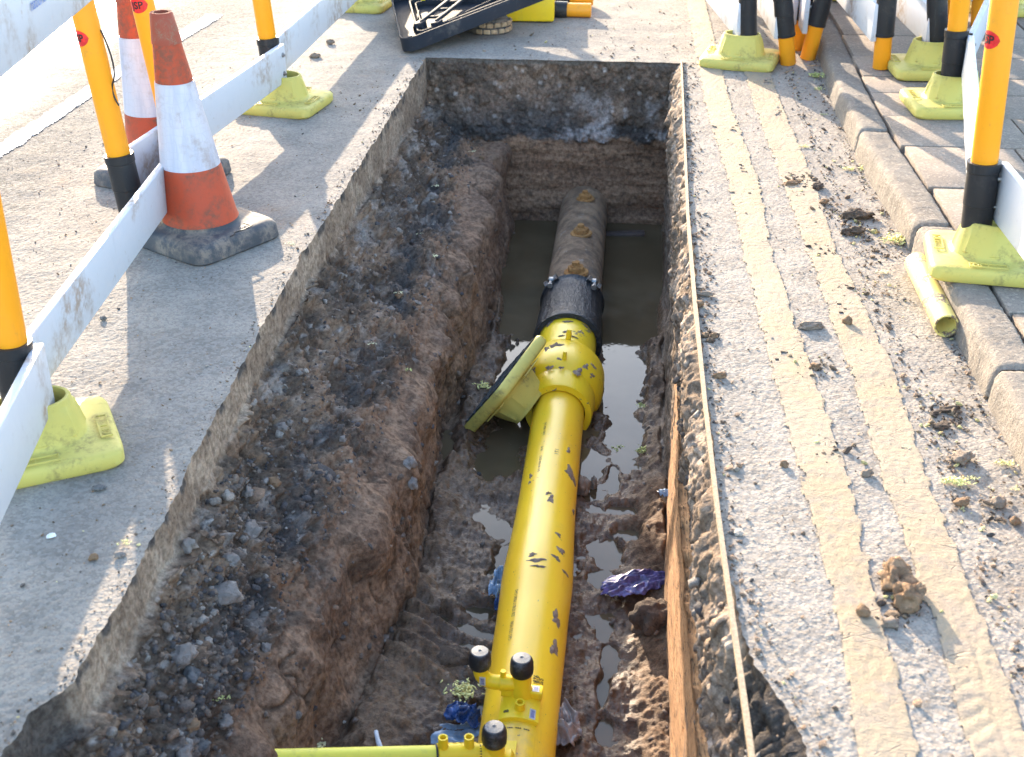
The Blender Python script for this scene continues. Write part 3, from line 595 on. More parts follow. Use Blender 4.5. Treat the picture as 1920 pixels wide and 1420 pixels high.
# ------------------------------------------------------------------ barrier feet
FOOTS = {}
def foot_meshes():
    n = 64; rings = []
    def ring(z, a, b, e, rib=0.0, dx=0.0):
        o = []
        for k in range(n):
            t = 2*math.pi*k/n; c, s = math.cos(t), math.sin(t)
            x = abs(c)**(2/e)*a*(1 if c >= 0 else -1); y = abs(s)**(2/e)*b*(1 if s >= 0 else -1)
            if rib:
                q = 1+rib*max(0, math.cos(8*t))**6; x *= q; y *= q
            o.append((x+dx, y, z))
        return o
    prof = [(.006, .172, .15, 9, 0), (.0, .179, .158, 9, 0), (.010, .186, .165, 10, 0), (.035, .186, .165, 10, 0), (.043, .181, .16, 10, 0), (.046, .174, .153, 10, 0), (.0475, .15, .13, 7, 0),
            (.049, .125, .106, 2.6, 0), (.053, .119, .1, 2.3, 0), (.064, .115, .096, 2.2, .0), (.066, .114, .095, 2.2, .04), (.108, .103, .082, 2.1, .045), (.134, .095, .071, 2.05, .045), (.136, .094, .07, 2.05, 0), (.145, .093, .069, 2, 0), (.15, .09, .066, 2, 0),
            (.15, .082, .058, 2, 0), (.143, .079, .055, 2, 0), (.05, .076, .052, 2, 0)]
    bm = bmesh.new(); R_ = [[bm.verts.new(p) for p in ring(*q[:4], q[4])] for q in prof]
    for a, b in zip(R_[:-1], R_[1:]):
        for k in range(n): bm.faces.new((a[k], a[(k+1) % n], b[(k+1) % n], b[k]))
    bm.faces.new(R_[0][::-1]); bm.faces.new(R_[-1])
    body = bm_mesh('foot_body', bm, True, 40)
    bm = bmesh.new(); marks = []                      # moulded-in marks on the flange
    for sx, sy, rz in ((.155, -.03, 0), (-.155, .03, math.pi), (.02, .138, math.pi/2), (-.02, -.138, -math.pi/2)):
        m = Matrix.Translation((sx, sy, .0535)) @ Matrix.Rotation(rz, 4, 'Z')
        vs = []
        for c, s in (((-.013, 0, 0), (.003, .11, .004)), ((.013, 0, 0), (.003, .11, .004)), ((0, .054, 0), (.026, .003, .004)), ((0, -.054, 0), (.026, .003, .004)), ((0, -.022, 0), (.016, .003, .004)), ((0, .0, 0), (.016, .003, .004))):
            vs += add_box(bm, c, s)
        k0 = len(bm.verts)
        pts = [(.008*math.cos(t*math.pi/6), -.037+.008*math.sin(t*math.pi/6), 0) for t in range(13)]
        before = set(bm.verts); add_tube(bm, pts, .0022, 5); vs += [v for v in bm.verts if v not in before]
        bmesh.ops.transform(bm, matrix=m, verts=vs); marks.append(bm_mesh('moulded_mark', bm, True)); bm = bmesh.new()
    bm = bmesh.new()                                 # ribbed hollow underside
    for i in range(5):
        q = -.14+.07*i; add_box(bm, (q, 0, .0005), (.007, .3, .010)); add_box(bm, (0, q*.8, .0), (.31, .007, .010))
    under = bm_mesh('underside', bm, False)
    return body, marks, under
FB, FM_, FU = foot_meshes()
def foot(loc, rz, label, rot=None, group='yellow barrier feet', mat=None, cat='barrier foot'):
    t = thing('barrier_stand', loc, label, cat, group, rot or (0, 0, rz))
    link('foot_body', FB, M['foot'], t); [link('moulded_mark', q, M['foot'], t) for q in FM_]
    u = link('underside', FU, M['footdark'], t); u['label'] = 'dark ribbed underside'
    return t

def foot_px(sc, z0, ea, eb, side, label):
    c = Z(sc[0], sc[1], z0+.15); a, b = Z(ea[0], ea[1], z0), Z(eb[0], eb[1], z0); rz = math.atan2(b[1]-a[1], b[0]-a[0])
    foot((c[0], c[1], z0), rz, label)
    return (c[0]+side*math.cos(rz), c[1]+side*math.sin(rz), z0+.03)
KZ_ = .104
# ------------------------------------------------------------------ barriers
def wrap_text(txt, size, mat_key, name, parent, c0, d, r, ang, bold=0.0, spin=0.0):
    """lettering bent round a cylinder: c0 centre point on axis, d axis direction, ang = facing angle (deg, in the u/w frame)"""
    cu = bpy.data.curves.new('t', 'FONT'); cu.body = txt; cu.size = size; cu.align_x = 'CENTER'; cu.align_y = 'CENTER'; cu.offset = bold; cu.resolution_u = 3
    to = bpy.data.objects.new('t', cu); COL.objects.link(to); dg = bpy.context.evaluated_depsgraph_get(); dg.update()
    me = bpy.data.meshes.new_from_object(to.evaluated_get(dg)); bpy.data.objects.remove(to)
    bm = bmesh.new(); bm.from_mesh(me); bmesh.ops.triangulate(bm, faces=bm.faces)
    bmesh.ops.subdivide_edges(bm, edges=[e for e in bm.edges if e.calc_length() > size*.12], cuts=2, use_grid_fill=False)
    D_, u, w = frame_of(d); c0 = Vector(c0); cs, sn = math.cos(spin), math.sin(spin)
    for v in bm.verts:
        x, y = v.co.x*cs-v.co.y*sn, v.co.x*sn+v.co.y*cs
        a = R(ang)+x/r; v.co = c0+D_*y+(u*math.cos(a)+w*math.sin(a))*(r+.0009)
    return link(name, bm_mesh(name, bm, False), M[mat_key], parent)
def badge(parent, c0, d, r, left, w=.075, h=.05, txt='P'):
    D_, u, ww = frame_of(d); c0 = Vector(c0); wp = c0+parent.location; f = Matrix.Rotation(R(-left), 3, 'Z') @ Vector((-wp.x, -wp.y, 0)); ang = math.degrees(math.atan2(f.dot(ww), f.dot(u))); bm = bmesh.new(); rows = []
    for i in range(13):
        x = (i/12-.5)*w; hh = h*.5*(1-(2*abs(x)/w)**2)**.6+.0008; row = []
        for j in range(7):
            y = (j/3-1)*hh; a = R(ang)+x/r; row.append(bm.verts.new(c0+D_*y+(u*math.cos(a)+ww*math.sin(a))*(r+.0005)))
        rows.append(row)
    for a, b in zip(rows[:-1], rows[1:]):
        for k in range(6): bm.faces.new((a[k], b[k], b[k+1], a[k+1]))
    o = link('badge', bm_mesh('badge', bm), M['red'], parent)
    t = wrap_text(txt, .034, 'black', 'badge_letter', o, c0, d, r+.0006, ang, .0009)
    return o
PR, SR = .039, .0465
def post(parent, f, tp, sleeve=(.07, .31), top=1.09, foot_z=0.0, wire=False):
    """f: (x,y,z) of the post's end on the ground or in its foot; tp: any point higher up on its axis"""
    f = Vector(f); d = (Vector(tp)-f).normalized(); L = (top-f.z)/d.z
    bm = bmesh.new(); add_lathe(bm, f, d, [(0, PR*.93), (.004, PR), (L-.02, PR), (L-.006, PR*.9), (L, PR*.55)], 28)
    p = link('post', bm_mesh('post', bm, True, 50), M['orange'], parent)
    if sleeve:
        a, b = (sleeve[0]-f.z+0)/d.z, (sleeve[1]-f.z)/d.z; bm = bmesh.new()
        add_lathe(bm, f+d*a, d, [(0, PR+.0005), (0, SR), (.012, SR+.001), (.014, SR-.001), ((b-a)*.5, SR-.001), ((b-a)*.5+.002, SR+.0012), ((b-a)-.03, SR), ((b-a)-.028, SR+.0025), (b-a, SR+.003), (b-a, PR+.0005)], 28, (False, False))
        link('sleeve', bm_mesh('sleeve', bm, True, 40), M['sleeve'], p)
    return p, f, d
def board(name, parent, p0, p1, h, th=.026, out=1, bolts=(True, False), mat='board', rib=False):
    """hollow rail from p0 to p1 (centre of the lower edge), face side given by out"""
    p0, p1 = Vector(p0), Vector(p1); d = (p1-p0); L = d.length; d.normalize(); s = Vector((0, 0, 1)).cross(d).normalized()*-1; upv = s.cross(d)*-1
    if upv.z < 0: upv = -upv
    M4 = Matrix((d, s, upv)).transposed().to_4x4(); M4.translation = p0
    bm = bmesh.new(); add_box(bm, (L/2, 0, h/2), (L, th, h), None, .005, 2)
    if rib:
        for q in (.2, .4, .6, .8): add_box(bm, (L/2, out*(th/2+.001), h*q), (L, .006, h*.07), None, .001, 1)
    bmesh.ops.transform(bm, matrix=M4, verts=bm.verts)
    o = link(name, bm_mesh(name, bm, True, 40), M[mat], parent)
    for e, x in ((bolts[0], .035), (bolts[1], L-.035)):
        if e:
            for q in (.25, .75):
                bm = bmesh.new(); c = M4 @ Vector((x, out*th/2, h*q)); n = (M4.to_3x3() @ Vector((0, out, 0)))
                add_lathe(bm, c, n, [(0, .011), (.003, .011), (.003, .0075), (.011, .007), (.013, .004)], 10)
                link('bolt', bm_mesh('bolt', bm, True, 30), M['steel'], o)
    return o
def barrier(label, ends, rails, group='white and amber pedestrian barriers'):
    t = thing('barrier', (ends[0][0][0], ends[0][0][1], 0), label, 'barrier', group)
    inv = Matrix.Translation(-t.location); res = []
    for e in ends: res.append(post(t, *e[:2], **(e[2] if len(e) > 2 else {})))
    for r in rails: board(r[0], t, *r[1:4], **(r[4] if len(r) > 4 else {}))
    for o in t.children:
        o.data.transform(inv)
        for c in o.children:
            c.data.transform(inv)
    return t, res
def at(o, parent): o.data.transform(Matrix.Translation(-parent.location)); [at(c, parent) for c in o.children]

A_ = foot_px((58, 748), 0, (0, 910), (228, 862), -.022, 'large yellow barrier foot with stamped mark in the left foreground'); A_t = Yp(-4, 520, A_[1])
B_ = tuple(Z(262, 452, 0)); B_t = Yp(152, 0, B_[1])
E_ = (-1.575, 4.47, .03); E_t = Yp(266, 0, E_[1])
C_ = foot_px((527, 139), 0, (440, 203), (545, 212), -.03, 'yellow barrier foot in sun beyond the front cone, left of the trench'); C_t = Yp(490, 0, C_[1])
LG, TG = .125, .165
def up(p, z): p = Vector(p); p.z = z; return p
def line_pt(f, tp, z):
    f = Vector(f); d = Vector(tp)-f; return f+d*((z-f.z)/d.z)
def rails(f0, t0, f1, t1, o0, o1, e0=0.0, e1=0.0, out=1, bolts=(True, True), upper=(.885, .17), low=(LG, TG), bz=0.0, which='lu'):
    r = []
    for nm, (z, h) in (('lower_board', low), ('upper_board', upper)):
        if nm[0] not in which: continue
        a, b = line_pt(f0, t0, z+bz), line_pt(f1, t1, z+bz); d = (b-a).normalized(); s = Vector((d.y, -d.x, 0)).normalized()
        r.append((nm, a+s*o0+d*e0, b+s*o1-d*e1, h, dict(out=out, bolts=bolts)))
    return r
# near left: the panel cut by the frame
Z0 = Vector(Z(10, 852, .12)); a0 = line_pt(A_, A_t, .12); dd = (Z0-a0).normalized(); N_ = a0+dd*1.9; N_.z = 0
Nt = N_+Vector((0, 0, 1))
t, _ = barrier('white board end at the left edge of the photo past the nearest yellow foot', [((N_.x, N_.y, .0), tuple(Nt))],
        rails(A_, A_t, N_, Nt, -.058, 0, -.03, 0, 1, (True, False), low=(.12, .17)))
t1, ps = barrier('barrier beside the front cone with lettered upper board, post in the nearest yellow foot', [(A_, tuple(A_t)), (E_, tuple(E_t))], rails(A_, A_t, E_, E_t, .0, .052, .05, -.03, 1, (True, True), low=(.122, .155)))
badge(t1, Vector(line_pt(E_, E_t, .715))-t1.location, Vector(E_t)-Vector(E_), PR, 30, txt='JSP')
ub = [c for c in t1.children if c.name.startswith('upper_board')][0]
a, b = line_pt(A_, A_t, .885), line_pt(E_, E_t, .885); d = (b-a).normalized(); s = Vector((d.y, -d.x, 0)).normalized()
cu = bpy.data.curves.new('t', 'FONT'); cu.body = 'national'; cu.size = .042; cu.shear = .2; cu.resolution_u = 4; cu.offset = .0004
to = bpy.data.objects.new('t', cu); COL.objects.link(to); dg = bpy.context.evaluated_depsgraph_get(); dg.update(); me = bpy.data.meshes.new_from_object(to.evaluated_get(dg)); bpy.data.objects.remove(to)
LET = link('lettering', me, M['blueink'], ub)
d = ((b+s*.052)-a).normalized(); s = Vector((d.y, -d.x, 0)).normalized(); rr_d = V(ray(59, 22)); pl = a+s*.0148; pt = Vector((0, 0, CZ))+rr_d*((pl-Vector((0, 0, CZ))).dot(s)/rr_d.dot(s)); m4 = Matrix((d, Vector((0, 0, 1)), s)).transposed().to_4x4(); m4.translation = pt-t1.location; me.transform(m4)
t2, ps = barrier('barrier behind the front cone, its near post standing bare on the road', [(B_, tuple(B_t)), (C_, tuple(C_t))], rails(B_, B_t, C_, C_t, -.056, .05, .04, -.0, 1, (False, True), low=(.12, .165)))
badge(t2, Vector(line_pt(B_, B_t, .70))-t2.location, Vector(B_t)-Vector(B_), PR, 62, txt='JSP')
bm = bmesh.new(); q0 = line_pt(B_, B_t, .72)+Vector((.04, 0, 0)); q1 = line_pt(B_, B_t, .6)+Vector((.075, -.01, 0)); q2 = line_pt(B_, B_t, .55)+Vector((.042, -.01, 0)); q3 = line_pt(B_, B_t, .48)+Vector((.05, -.02, 0))
add_tube(bm, bez(q0, q1, q2, 8)+bez(q2, q2+Vector((-.012, 0, -.03)), q3, 6)[1:], .0028, 6)
wo = link('loose_wire', bm_mesh('loose_wire', bm), M['sleeve'], t2); at(wo, t2)
D_ = (-1.52, 7.78, .03); Dt = (-1.52, 7.78, 1)
barrier('third barrier of the left row with brown mud streaks near its far top', [(D_, Dt)], rails(C_, C_t, D_, Dt, .0, .05, .05, -.03, 1, (True, False), low=(.12, .17), upper=(.79, .26)))  # unseen upper board set lower and deeper to shade the trench floor
G_ = (-1.3, 9.6, .03); barrier('farthest barrier of the left row beyond the black sign', [(G_, (-1.3, 9.6, 1))], rails(D_, Dt, G_, (-1.3, 9.6, 1), .0, .05, .05, 0, upper=(.79, .26)))  # upper board out of view, shaped low and deep to block sun too
foot((-1.54, 7.72, 0), R(-8), 'yellow barrier foot beside the left corner of the black sign')
# right-hand row on the paving
R1 = foot_px((1868, 412), KZ_, (1747, 522), (1920, 536), -.05, 'yellow barrier foot on the kerb beside the dirty yellow pipe offcut'); R1t = Yp(1884, 0, R1[1])
R2 = foot_px((1792, 138), KZ_, (1706, 213), (1836, 214), -.01, 'yellow barrier foot on the paving at the far end of the right-hand rail'); R2t = Yp(1801, 0, R2[1])
far = Vector(Z(1838, -8, .42)); e = (far-line_pt(R2, R2t, .42)).normalized(); R3 = Vector(R2)+e*1.9; R3.z = KZ_+.03
NR = Vector(Z(1920, 395, .42)); e = (NR-line_pt(R1, R1t, .42)).normalized(); R0 = Vector(R1)+e*1.9; R0.z = KZ_+.03
bz = .115
t4, ps = barrier('right-hand barrier whose long rail runs back to the second yellow foot on the paving', [(R2, tuple(R2t), dict(sleeve=(.165, .435)))], rails(R2, R2t, R1, R1t, -.05, .012, -.02, .05, 1, (True, True), low=(.14, .165), bz=bz))
t5, ps = barrier('nearest right-hand barrier whose amber post bears a red badge', [(R1, tuple(R1t), dict(sleeve=(.165, .435))), (tuple(R0), (R0.x, R0.y, 1))], rails(R1, R1t, R0, R0+Vector((0, 0, 1)), -.055, 0, -.015, 0, 1, (True, False), low=(.14, .175), bz=bz))
dv = Vector(R1t)-Vector(R1); bc = line_pt(R1, R1t, .80)-t5.location
badge(t5, bc, dv, PR, 52, txt='JSP')
barrier('barrier running away to the right from the badge-less amber post', [(tuple(R3), (R3.x, R3.y, 1))], rails(R2, R2t, R3, R3+Vector((0, 0, 1)), .05, 0, -.02, 0, 1, (True, False), low=(.14, .165), bz=bz))
# stacked panels across the far right
def stackb(label, f, tpx, b0, b1, yl=2.0, bzz=0.0, sl=(.10, .60), lab_foot=None, off=-.05, dxx=None):
    f = tuple(f); tp = Yp(tpx[0], tpx[1], f[1])
    q0 = Vector(Z(b0[0], b0[1], .13+bzz)); q1 = Vector(Z(b1[0], b1[1], .13+bzz)); d = (q1-q0).normalized()
    f1 = Vector(f)+d*yl; f1.z = f[2]
    return barrier(label, [(f, tuple(tp), dict(sleeve=(f[2]+sl[0], f[2]+sl[1]))), (tuple(f1), (f1.x, f1.y, 1), dict(sleeve=(f[2]+sl[0], f[2]+sl[1])))],
            rails(f, tp, f1, f1+Vector((0, 0, 1)), off, off, -.02, 0, 1, (True, True), low=(.13, .17), bz=bzz), group='stored barriers at the far right')
FT1 = foot_px((1392, 62), 0, (1317, 118), (1442, 128), .037, 'yellow barrier foot standing on the double yellow lines'); stackb('stored barrier whose black-sleeved post stands in the foot on the yellow lines', FT1, (1402, 0, .35), (1388, 40), (1353, 0), sl=(.11, .70))
FT2 = Z(1478, 121, 0); stackb('stored barrier with bare amber post end just right of the foot on the yellow lines', FT2, (1468, 0, .42), (1460, 55), (1425, 0), sl=(.14, .345))
FT3 = Z(1492, 93, 0); stackb('stored barrier with the post leaning right, behind two other amber post ends', FT3, (1518, 0, .36), (1490, 33), (1464, 0), sl=(.15, .75))
FT4 = Z(1514, 111, 0); stackb('stored barrier with the leaning post whose end rests in the kerb channel', FT4, (1543, 0, .40), (1519, 40), (1500, 0), sl=(.17, .80))
FT5 = Z(1652, 128, KZ_); stackb('stored barrier with bare amber post end and ridged white rail on the paving', FT5, (1663, 0, .52), (1645, 50), (1600, 0), bzz=.1, sl=(.15, .80))
FT6 = foot_px((1751, 74), KZ_, (1662, 138), (1775, 139), .037, 'yellow barrier foot on the paving behind the right-hand rail, beside a bare post end'); stackb('stored barrier whose black-sleeved post stands in a foot on the paving', FT6, (1757, 0, .42), (1740, 45), (1690, 0), bzz=.1, sl=(.10, .80))
FT7 = Z(1789, 34, KZ_); stackb('stored barrier seen behind the rail of the right-hand row, left post end', FT7, (1786, 0, .22), (1770, 10), (1745, -20), bzz=.1, sl=(.16, .8))
FT8 = Z(1834, 48, KZ_); stackb('stored barrier seen behind the badge-less amber post, right post end', FT8, (1837, 0, .3), (1825, 12), (1800, -20), bzz=.1, sl=(.2, .8))
q = Z(1885, 30, KZ_); foot((q[0], q[1]+.12, KZ_), R(8), 'yellow barrier foot behind the badged amber post at the top right')
q = Z(1580, 5, KZ_); foot((q[0], q[1]+.2, KZ_), R(0), 'yellow barrier foot at the top edge between the stored barriers')

# ------------------------------------------------------------------ cones
def cone(loc, rz, label, lean=.075):
    t = thing('traffic_cone', loc, label, 'traffic cone', 'traffic cones', (0, 0, rz))
    bm = bmesh.new(); n = 64
    def ring(z, a, b, e): return [bm.verts.new((abs(math.cos(2*math.pi*k/n))**(2/e)*a*(1 if math.cos(2*math.pi*k/n) >= 0 else -1), abs(math.sin(2*math.pi*k/n))**(2/e)*b*(1 if math.sin(2*math.pi*k/n) >= 0 else -1), z)) for k in range(n)]
    rs = [ring(*q) for q in ((0, .226, .206, 8), (.006, .232, .212, 8), (.046, .227, .207, 8), (.058, .216, .196, 8), (.064, .2, .18, 7), (.066, .175, .165, 4), (.067, .15, .15, 2.1), (.072, .145, .145, 2), (.08, .14, .14, 2))]
    for a, b in zip(rs[:-1], rs[1:]):
        for k in range(n): bm.faces.new((a[k], a[(k+1) % n], b[(k+1) % n], b[k]))
    bm.faces.new(rs[0][::-1]); bm.faces.new(rs[-1]); bmesh.ops.scale(bm, vec=(.9, .9, 1), verts=bm.verts); link('base', bm_mesh('base', bm, True, 45), M['conebase'], t)
    Rr = lambda z: .121+(.033-.121)*(z-.08)/(.75-.08)
    def seg(nm, z0, z1, mat, ex=0.0, lip=False, capt=False):
        bm = bmesh.new(); pr = [(0, Rr(z0)+ex), ((z1-z0)*.5, Rr((z0+z1)/2)+ex), (z1-z0, Rr(z1)+ex)]
        if nm == 'cone_body': pr = [(0, .129), (.006, .126)]+pr[1:]
        if capt: pr += [(z1-z0+.004, Rr(z1)+ex-.003), (z1-z0+.004, Rr(z1)-.010), (z1-z0-.05, Rr(z1)-.008)]
        elif ex: pr = [(0, Rr(z0))]+pr+[(z1-z0, Rr(z1))]
        add_lathe(bm, (0, 0, z0), (0, 0, 1), pr, 48, (False, True)); return link(nm, bm_mesh(nm, bm, True, 40), M[mat], t)
    seg('cone_body', .079, .66, 'conered'); seg('reflective_sleeve', .262, .535, 'reflect', .0022); seg('tip', .655, .745, 'conetip', .003, capt=True)
    bm = bmesh.new(); add_tube(bm, [(.15, .06, .071), (.19, .06, .072), (.196, .02, .072), (.192, -.02, .072), (.205, -.028, .072), (.205, -.05, .07)], .0022, 6)
    link('wire_tie', bm_mesh('wire_tie', bm), M['black'], t)
    for o in t.children:
        if o.name.startswith(('cone_body', 'reflective', 'tip')):
            for v in o.data.vertices:
                h_ = max(0, v.co.z-.08); v.co.x -= lean*h_*math.cos(rz); v.co.y += lean*h_*math.sin(rz); v.co.z = .08+h_*1.03
    return t
cone(Z(381, 446, 0), R(-33), 'dirty red and white traffic cone in front, close to the trench edge')
cone((-1.742, 4.70, 0), R(-20), 'traffic cone partly hidden behind the amber post and the front cone')

# ------------------------------------------------------------------ gas pipe assembly
PZ = -.735
pa, pb = Z(1096.5, 382, PZ), Z(975, 1350, PZ); pd = Vector((pb[0]-pa[0], pb[1]-pa[1], 0)); PL = pd.length; pd.normalize(); O0 = V(pa)
hh = CZ-PZ
def s_at(cx, py, r=0.0):
    z = PZ+r; q = Z(cx, py, z); return (V(q)-O0).dot(pd)
def rk(k): return k*1.208*hh/2
pipe = thing('gas_main', (O0.x, O0.y, PZ), 'yellow gas main with rusty iron end, black coupling and branch fittings along the trench floor', 'gas pipe')
LOC = lambda p: Vector(p)-pipe.location
def plathe(nm, prof, mat, n=64, cap=(True, True), par=None, flute=None):
    bm = bmesh.new(); add_lathe(bm, (0, 0, 0), pd, prof, n, cap); return link(nm, bm_mesh(nm, bm, True, 32), M[mat], par or pipe)
rI = rk(.0845); s0 = -.55
yC0, yC1 = s_at(1082, 520, rI), s_at(1077, 590, rk(.094))
iron = plathe('iron_pipe', [(s0, rI*.98), (yC0-.25, rI), (yC0-.12, rI*1.01), (yC0+.05, rI)], 'iron', 72)
for bi_, (px, py) in enumerate(((1092, 372), (1080, 437), (1075, 510))):
    bm = bmesh.new(); s = s_at(px, py, rI); n_ = Vector((-.06, 0, 1)).normalized(); side = pd.cross(n_).normalized()
    base = O0-pipe.location+pd*s+Vector((0, 0, rI-.006))-side*.012
    add_lathe(bm, base, n_, [(0, .052), (.008, .05), (.010, .044)], 24); add_lathe(bm, base+n_*.009, n_, [(0, .038), (.018, .037), (.022, .032)], 6); add_lathe(bm, base+n_*.029, n_, [(0, .024), (.006, .024), (.007, .017), (.022, .016)], 8)
    bmesh.ops.recalc_face_normals(bm, faces=bm.faces); mm = Matrix.Translation(base) @ Matrix.Rotation(bi_*.5, 4, n_) @ Matrix.Scale((.9, 1.0, 1.06)[bi_], 4) @ Matrix.Translation(-base); bmesh.ops.transform(bm, matrix=mm, verts=bm.verts)
    for v in bm.verts: v.co += Vector((random.uniform(-1, 1), random.uniform(-1, 1), random.uniform(-1, 1)))*.0016
    link('bolt', bm_mesh('bolt', bm, True, 25), M['rust'], iron)
c0r, c1r = rk(.0905), rk(.097)
cp = plathe('coupling_sleeve', [(yC0-.01, rI), (yC0-.012, c0r), (yC0+.012, c0r+.009), (yC0+.024, c0r+.001), (yC0+.05, c0r), (yC1-.04, c1r), (yC1-.012, c1r+.003), (yC1, c1r), (yC1, rI-.002), (yC1-.03, rI-.004)], 'coup', 72, (False, False))
for sg in (-1, 1):
    bm = bmesh.new(); side = Vector((-pd.y, pd.x, 0)); a = R(40)*sg
    nrm = Vector((0, 0, 1))*math.cos(a)-side*math.sin(a)*-1; c = pd*(yC0+.02)+nrm*(c0r+.012); tg = nrm.cross(pd)
    add_lathe(bm, c-tg*.03, tg, [(0, .008), (.06, .008)], 8); add_lathe(bm, c-tg*.034, tg, [(0, .015), (.014, .015)], 6); add_lathe(bm, c+tg*.02, tg, [(0, .015), (.014, .015)], 6)
    add_box(bm, c, (.03, .03, .03), None, .006, 1); add_lathe(bm, c+pd*.0+nrm*.004, pd, [(-.01, .007), (.05, .007), (.05, .012), (.062, .012)], 8)
    bmesh.ops.recalc_face_normals(bm, faces=bm.faces); link('clamp_bolt', bm_mesh('clamp_bolt', bm, True, 30), M['steel'], cp)
rS = rk(.0845); sB0, sB1 = s_at(1070, 640, rS), s_at(1060, 668, rk(.112)); sR = s_at(1056, 722, rk(.085))
rB = rk(.1115); rN = rk(.0655); rRg = rk(.087)
plathe('spigot', [(yC1-.04, rS-.004), (sB0+.03, rS-.004)], 'bell')
bell = plathe('bell_fitting', [(sB0, rS-.004), (sB0+.004, rS+.012), (sB0+.055, rB-.008), (sB0+.07, rB), (sB0+.165, rB), (sB0+.19, rB*.985), (sB0+.235, rRg+.022), (sB0+.255, rRg+.006), (sR-.012, rRg), (sR, rRg-.004), (sR, rN+.004), (sR-.02, rN+.002)], 'bell', 80, (False, False))
for ang, s, r0, h, rr in ((6, sB0+.035, rS+.02, .05, .011), (4, sB0+.215, rRg+.03, .03, .009)):
    bm = bmesh.new(); a = R(ang); side = Vector((-pd.y, pd.x, 0)); nrm = Vector((0, 0, 1))*math.cos(a)-side*math.sin(a)*-1
    add_lathe(bm, pd*s+nrm*r0, nrm, [(-.02, rr), (h-.012, rr), (h-.012, rr*.85), (h, rr*.8)], 16); link('terminal_pin', bm_mesh('terminal_pin', bm, True, 40), M['tee'], bell)
kk = [(1053, 748, .0658), (1043, 883, .0655), (1031, 947, .0657), (1025, 1006, .0683), (1015, 1069, .0728), (1011, 1096, .0745), (1007, 1122, .0733), (1005, 1160, .0715), (996, 1200, .0712), (985, 1285, .0698), (973, 1370, .069)]
prof = [(sR-.05, rN)]+[(s_at(c, py), rk(k)) for c, py, k in kk]; prof.append((prof[-1][0]+1.2, prof[-1][1]))
prof = [p for p in prof if p[0] > sR-.06]; prof.sort()
ss = np.array([p[0] for p in prof]); rr = np.array([p[1] for p in prof]); sx = np.linspace(ss[0], ss[-1], 110); rx = np.interp(sx, ss, rr)
for _ in range(2): rx[1:-1] = (rx[:-2]+rx[1:-1]*2+rx[2:])/4
body = plathe('main_pipe', list(zip(sx, rx)), 'pipe', 96)
rad = lambda s: float(np.interp(s, sx, rx))
side = Vector((-pd.y, pd.x, 0))                       # points to +x side when pd runs to the camera
if side.x < 0: side = -side
def on(s, ang): a = R(ang); n = Vector((0, 0, 1))*math.cos(a)+side*math.sin(a); return pd*s+n*rad(s), n
def pwrite(txt, size, s, ang, mat='black', bold=0.0, along=True, flip=False, nm='printed_text', dx=0.0):
    cu = bpy.data.curves.new('t', 'FONT'); cu.body = txt; cu.size = size; cu.align_x = 'CENTER'; cu.align_y = 'CENTER'; cu.offset = bold; cu.resolution_u = 2
    to = bpy.data.objects.new('t', cu); COL.objects.link(to); dg = bpy.context.evaluated_depsgraph_get(); dg.update(); me = bpy.data.meshes.new_from_object(to.evaluated_get(dg)); bpy.data.objects.remove(to)
    for v in me.vertices:
        x, y = v.co.x, v.co.y
        if along: x, y = (y, x) if flip else (-y, x)
        x, y = (x, y)
        # x -> round the pipe, y -> along (towards far = +)
        s2 = s-(y if not flip else -y*-1); rr_ = rad(s2); a = R(ang)+x/rr_
        v.co = pd*s2+(Vector((0, 0, 1))*math.cos(a)+side*math.sin(a))*(rr_+.0008)
    return link(nm, me, M[mat], body)
sp = lambda px, py: s_at(px, py, .1)
for i, py in enumerate((800, 838, 866, 893)): pwrite(('SDR21 PE80 GAS', '180 PE', 'GAS 180 PE80 SDR21', 'II')[i], .012, sp(1030, py), -20, along=True)
pwrite('I T I', .02, sp(1052, 845), 12, along=True, bold=.0002, nm='handwriting')
for i, py in enumerate((1128, 1180)): pwrite(('250 SDR17 PE80 GAS', 'GAS 250 PE80')[i], .014, sp(975, py), -27, along=True)
def pipe_hit(px, py, rfun):
    o = np.array([0, 0, CZ])-np.array(O0); d = ray(px, py); d = d/np.linalg.norm(d); a = np.array(pd); r = .1
    for _ in range(5):
        oo, dd = o-a*(o@a), d-a*(d@a); A, B_2, C2 = dd@dd, 2*(oo@dd), oo@oo-r*r; t = (-B_2-math.sqrt(max(0, B_2*B_2-4*A*C2)))/(2*A); q = o+d*t; r = rfun(float(q@a))
    return float(q@a), math.degrees(math.atan2(float(q@np.array((-pd.y if -pd.y > 0 else -pd.y, pd.x, 0))), float(q[2])))
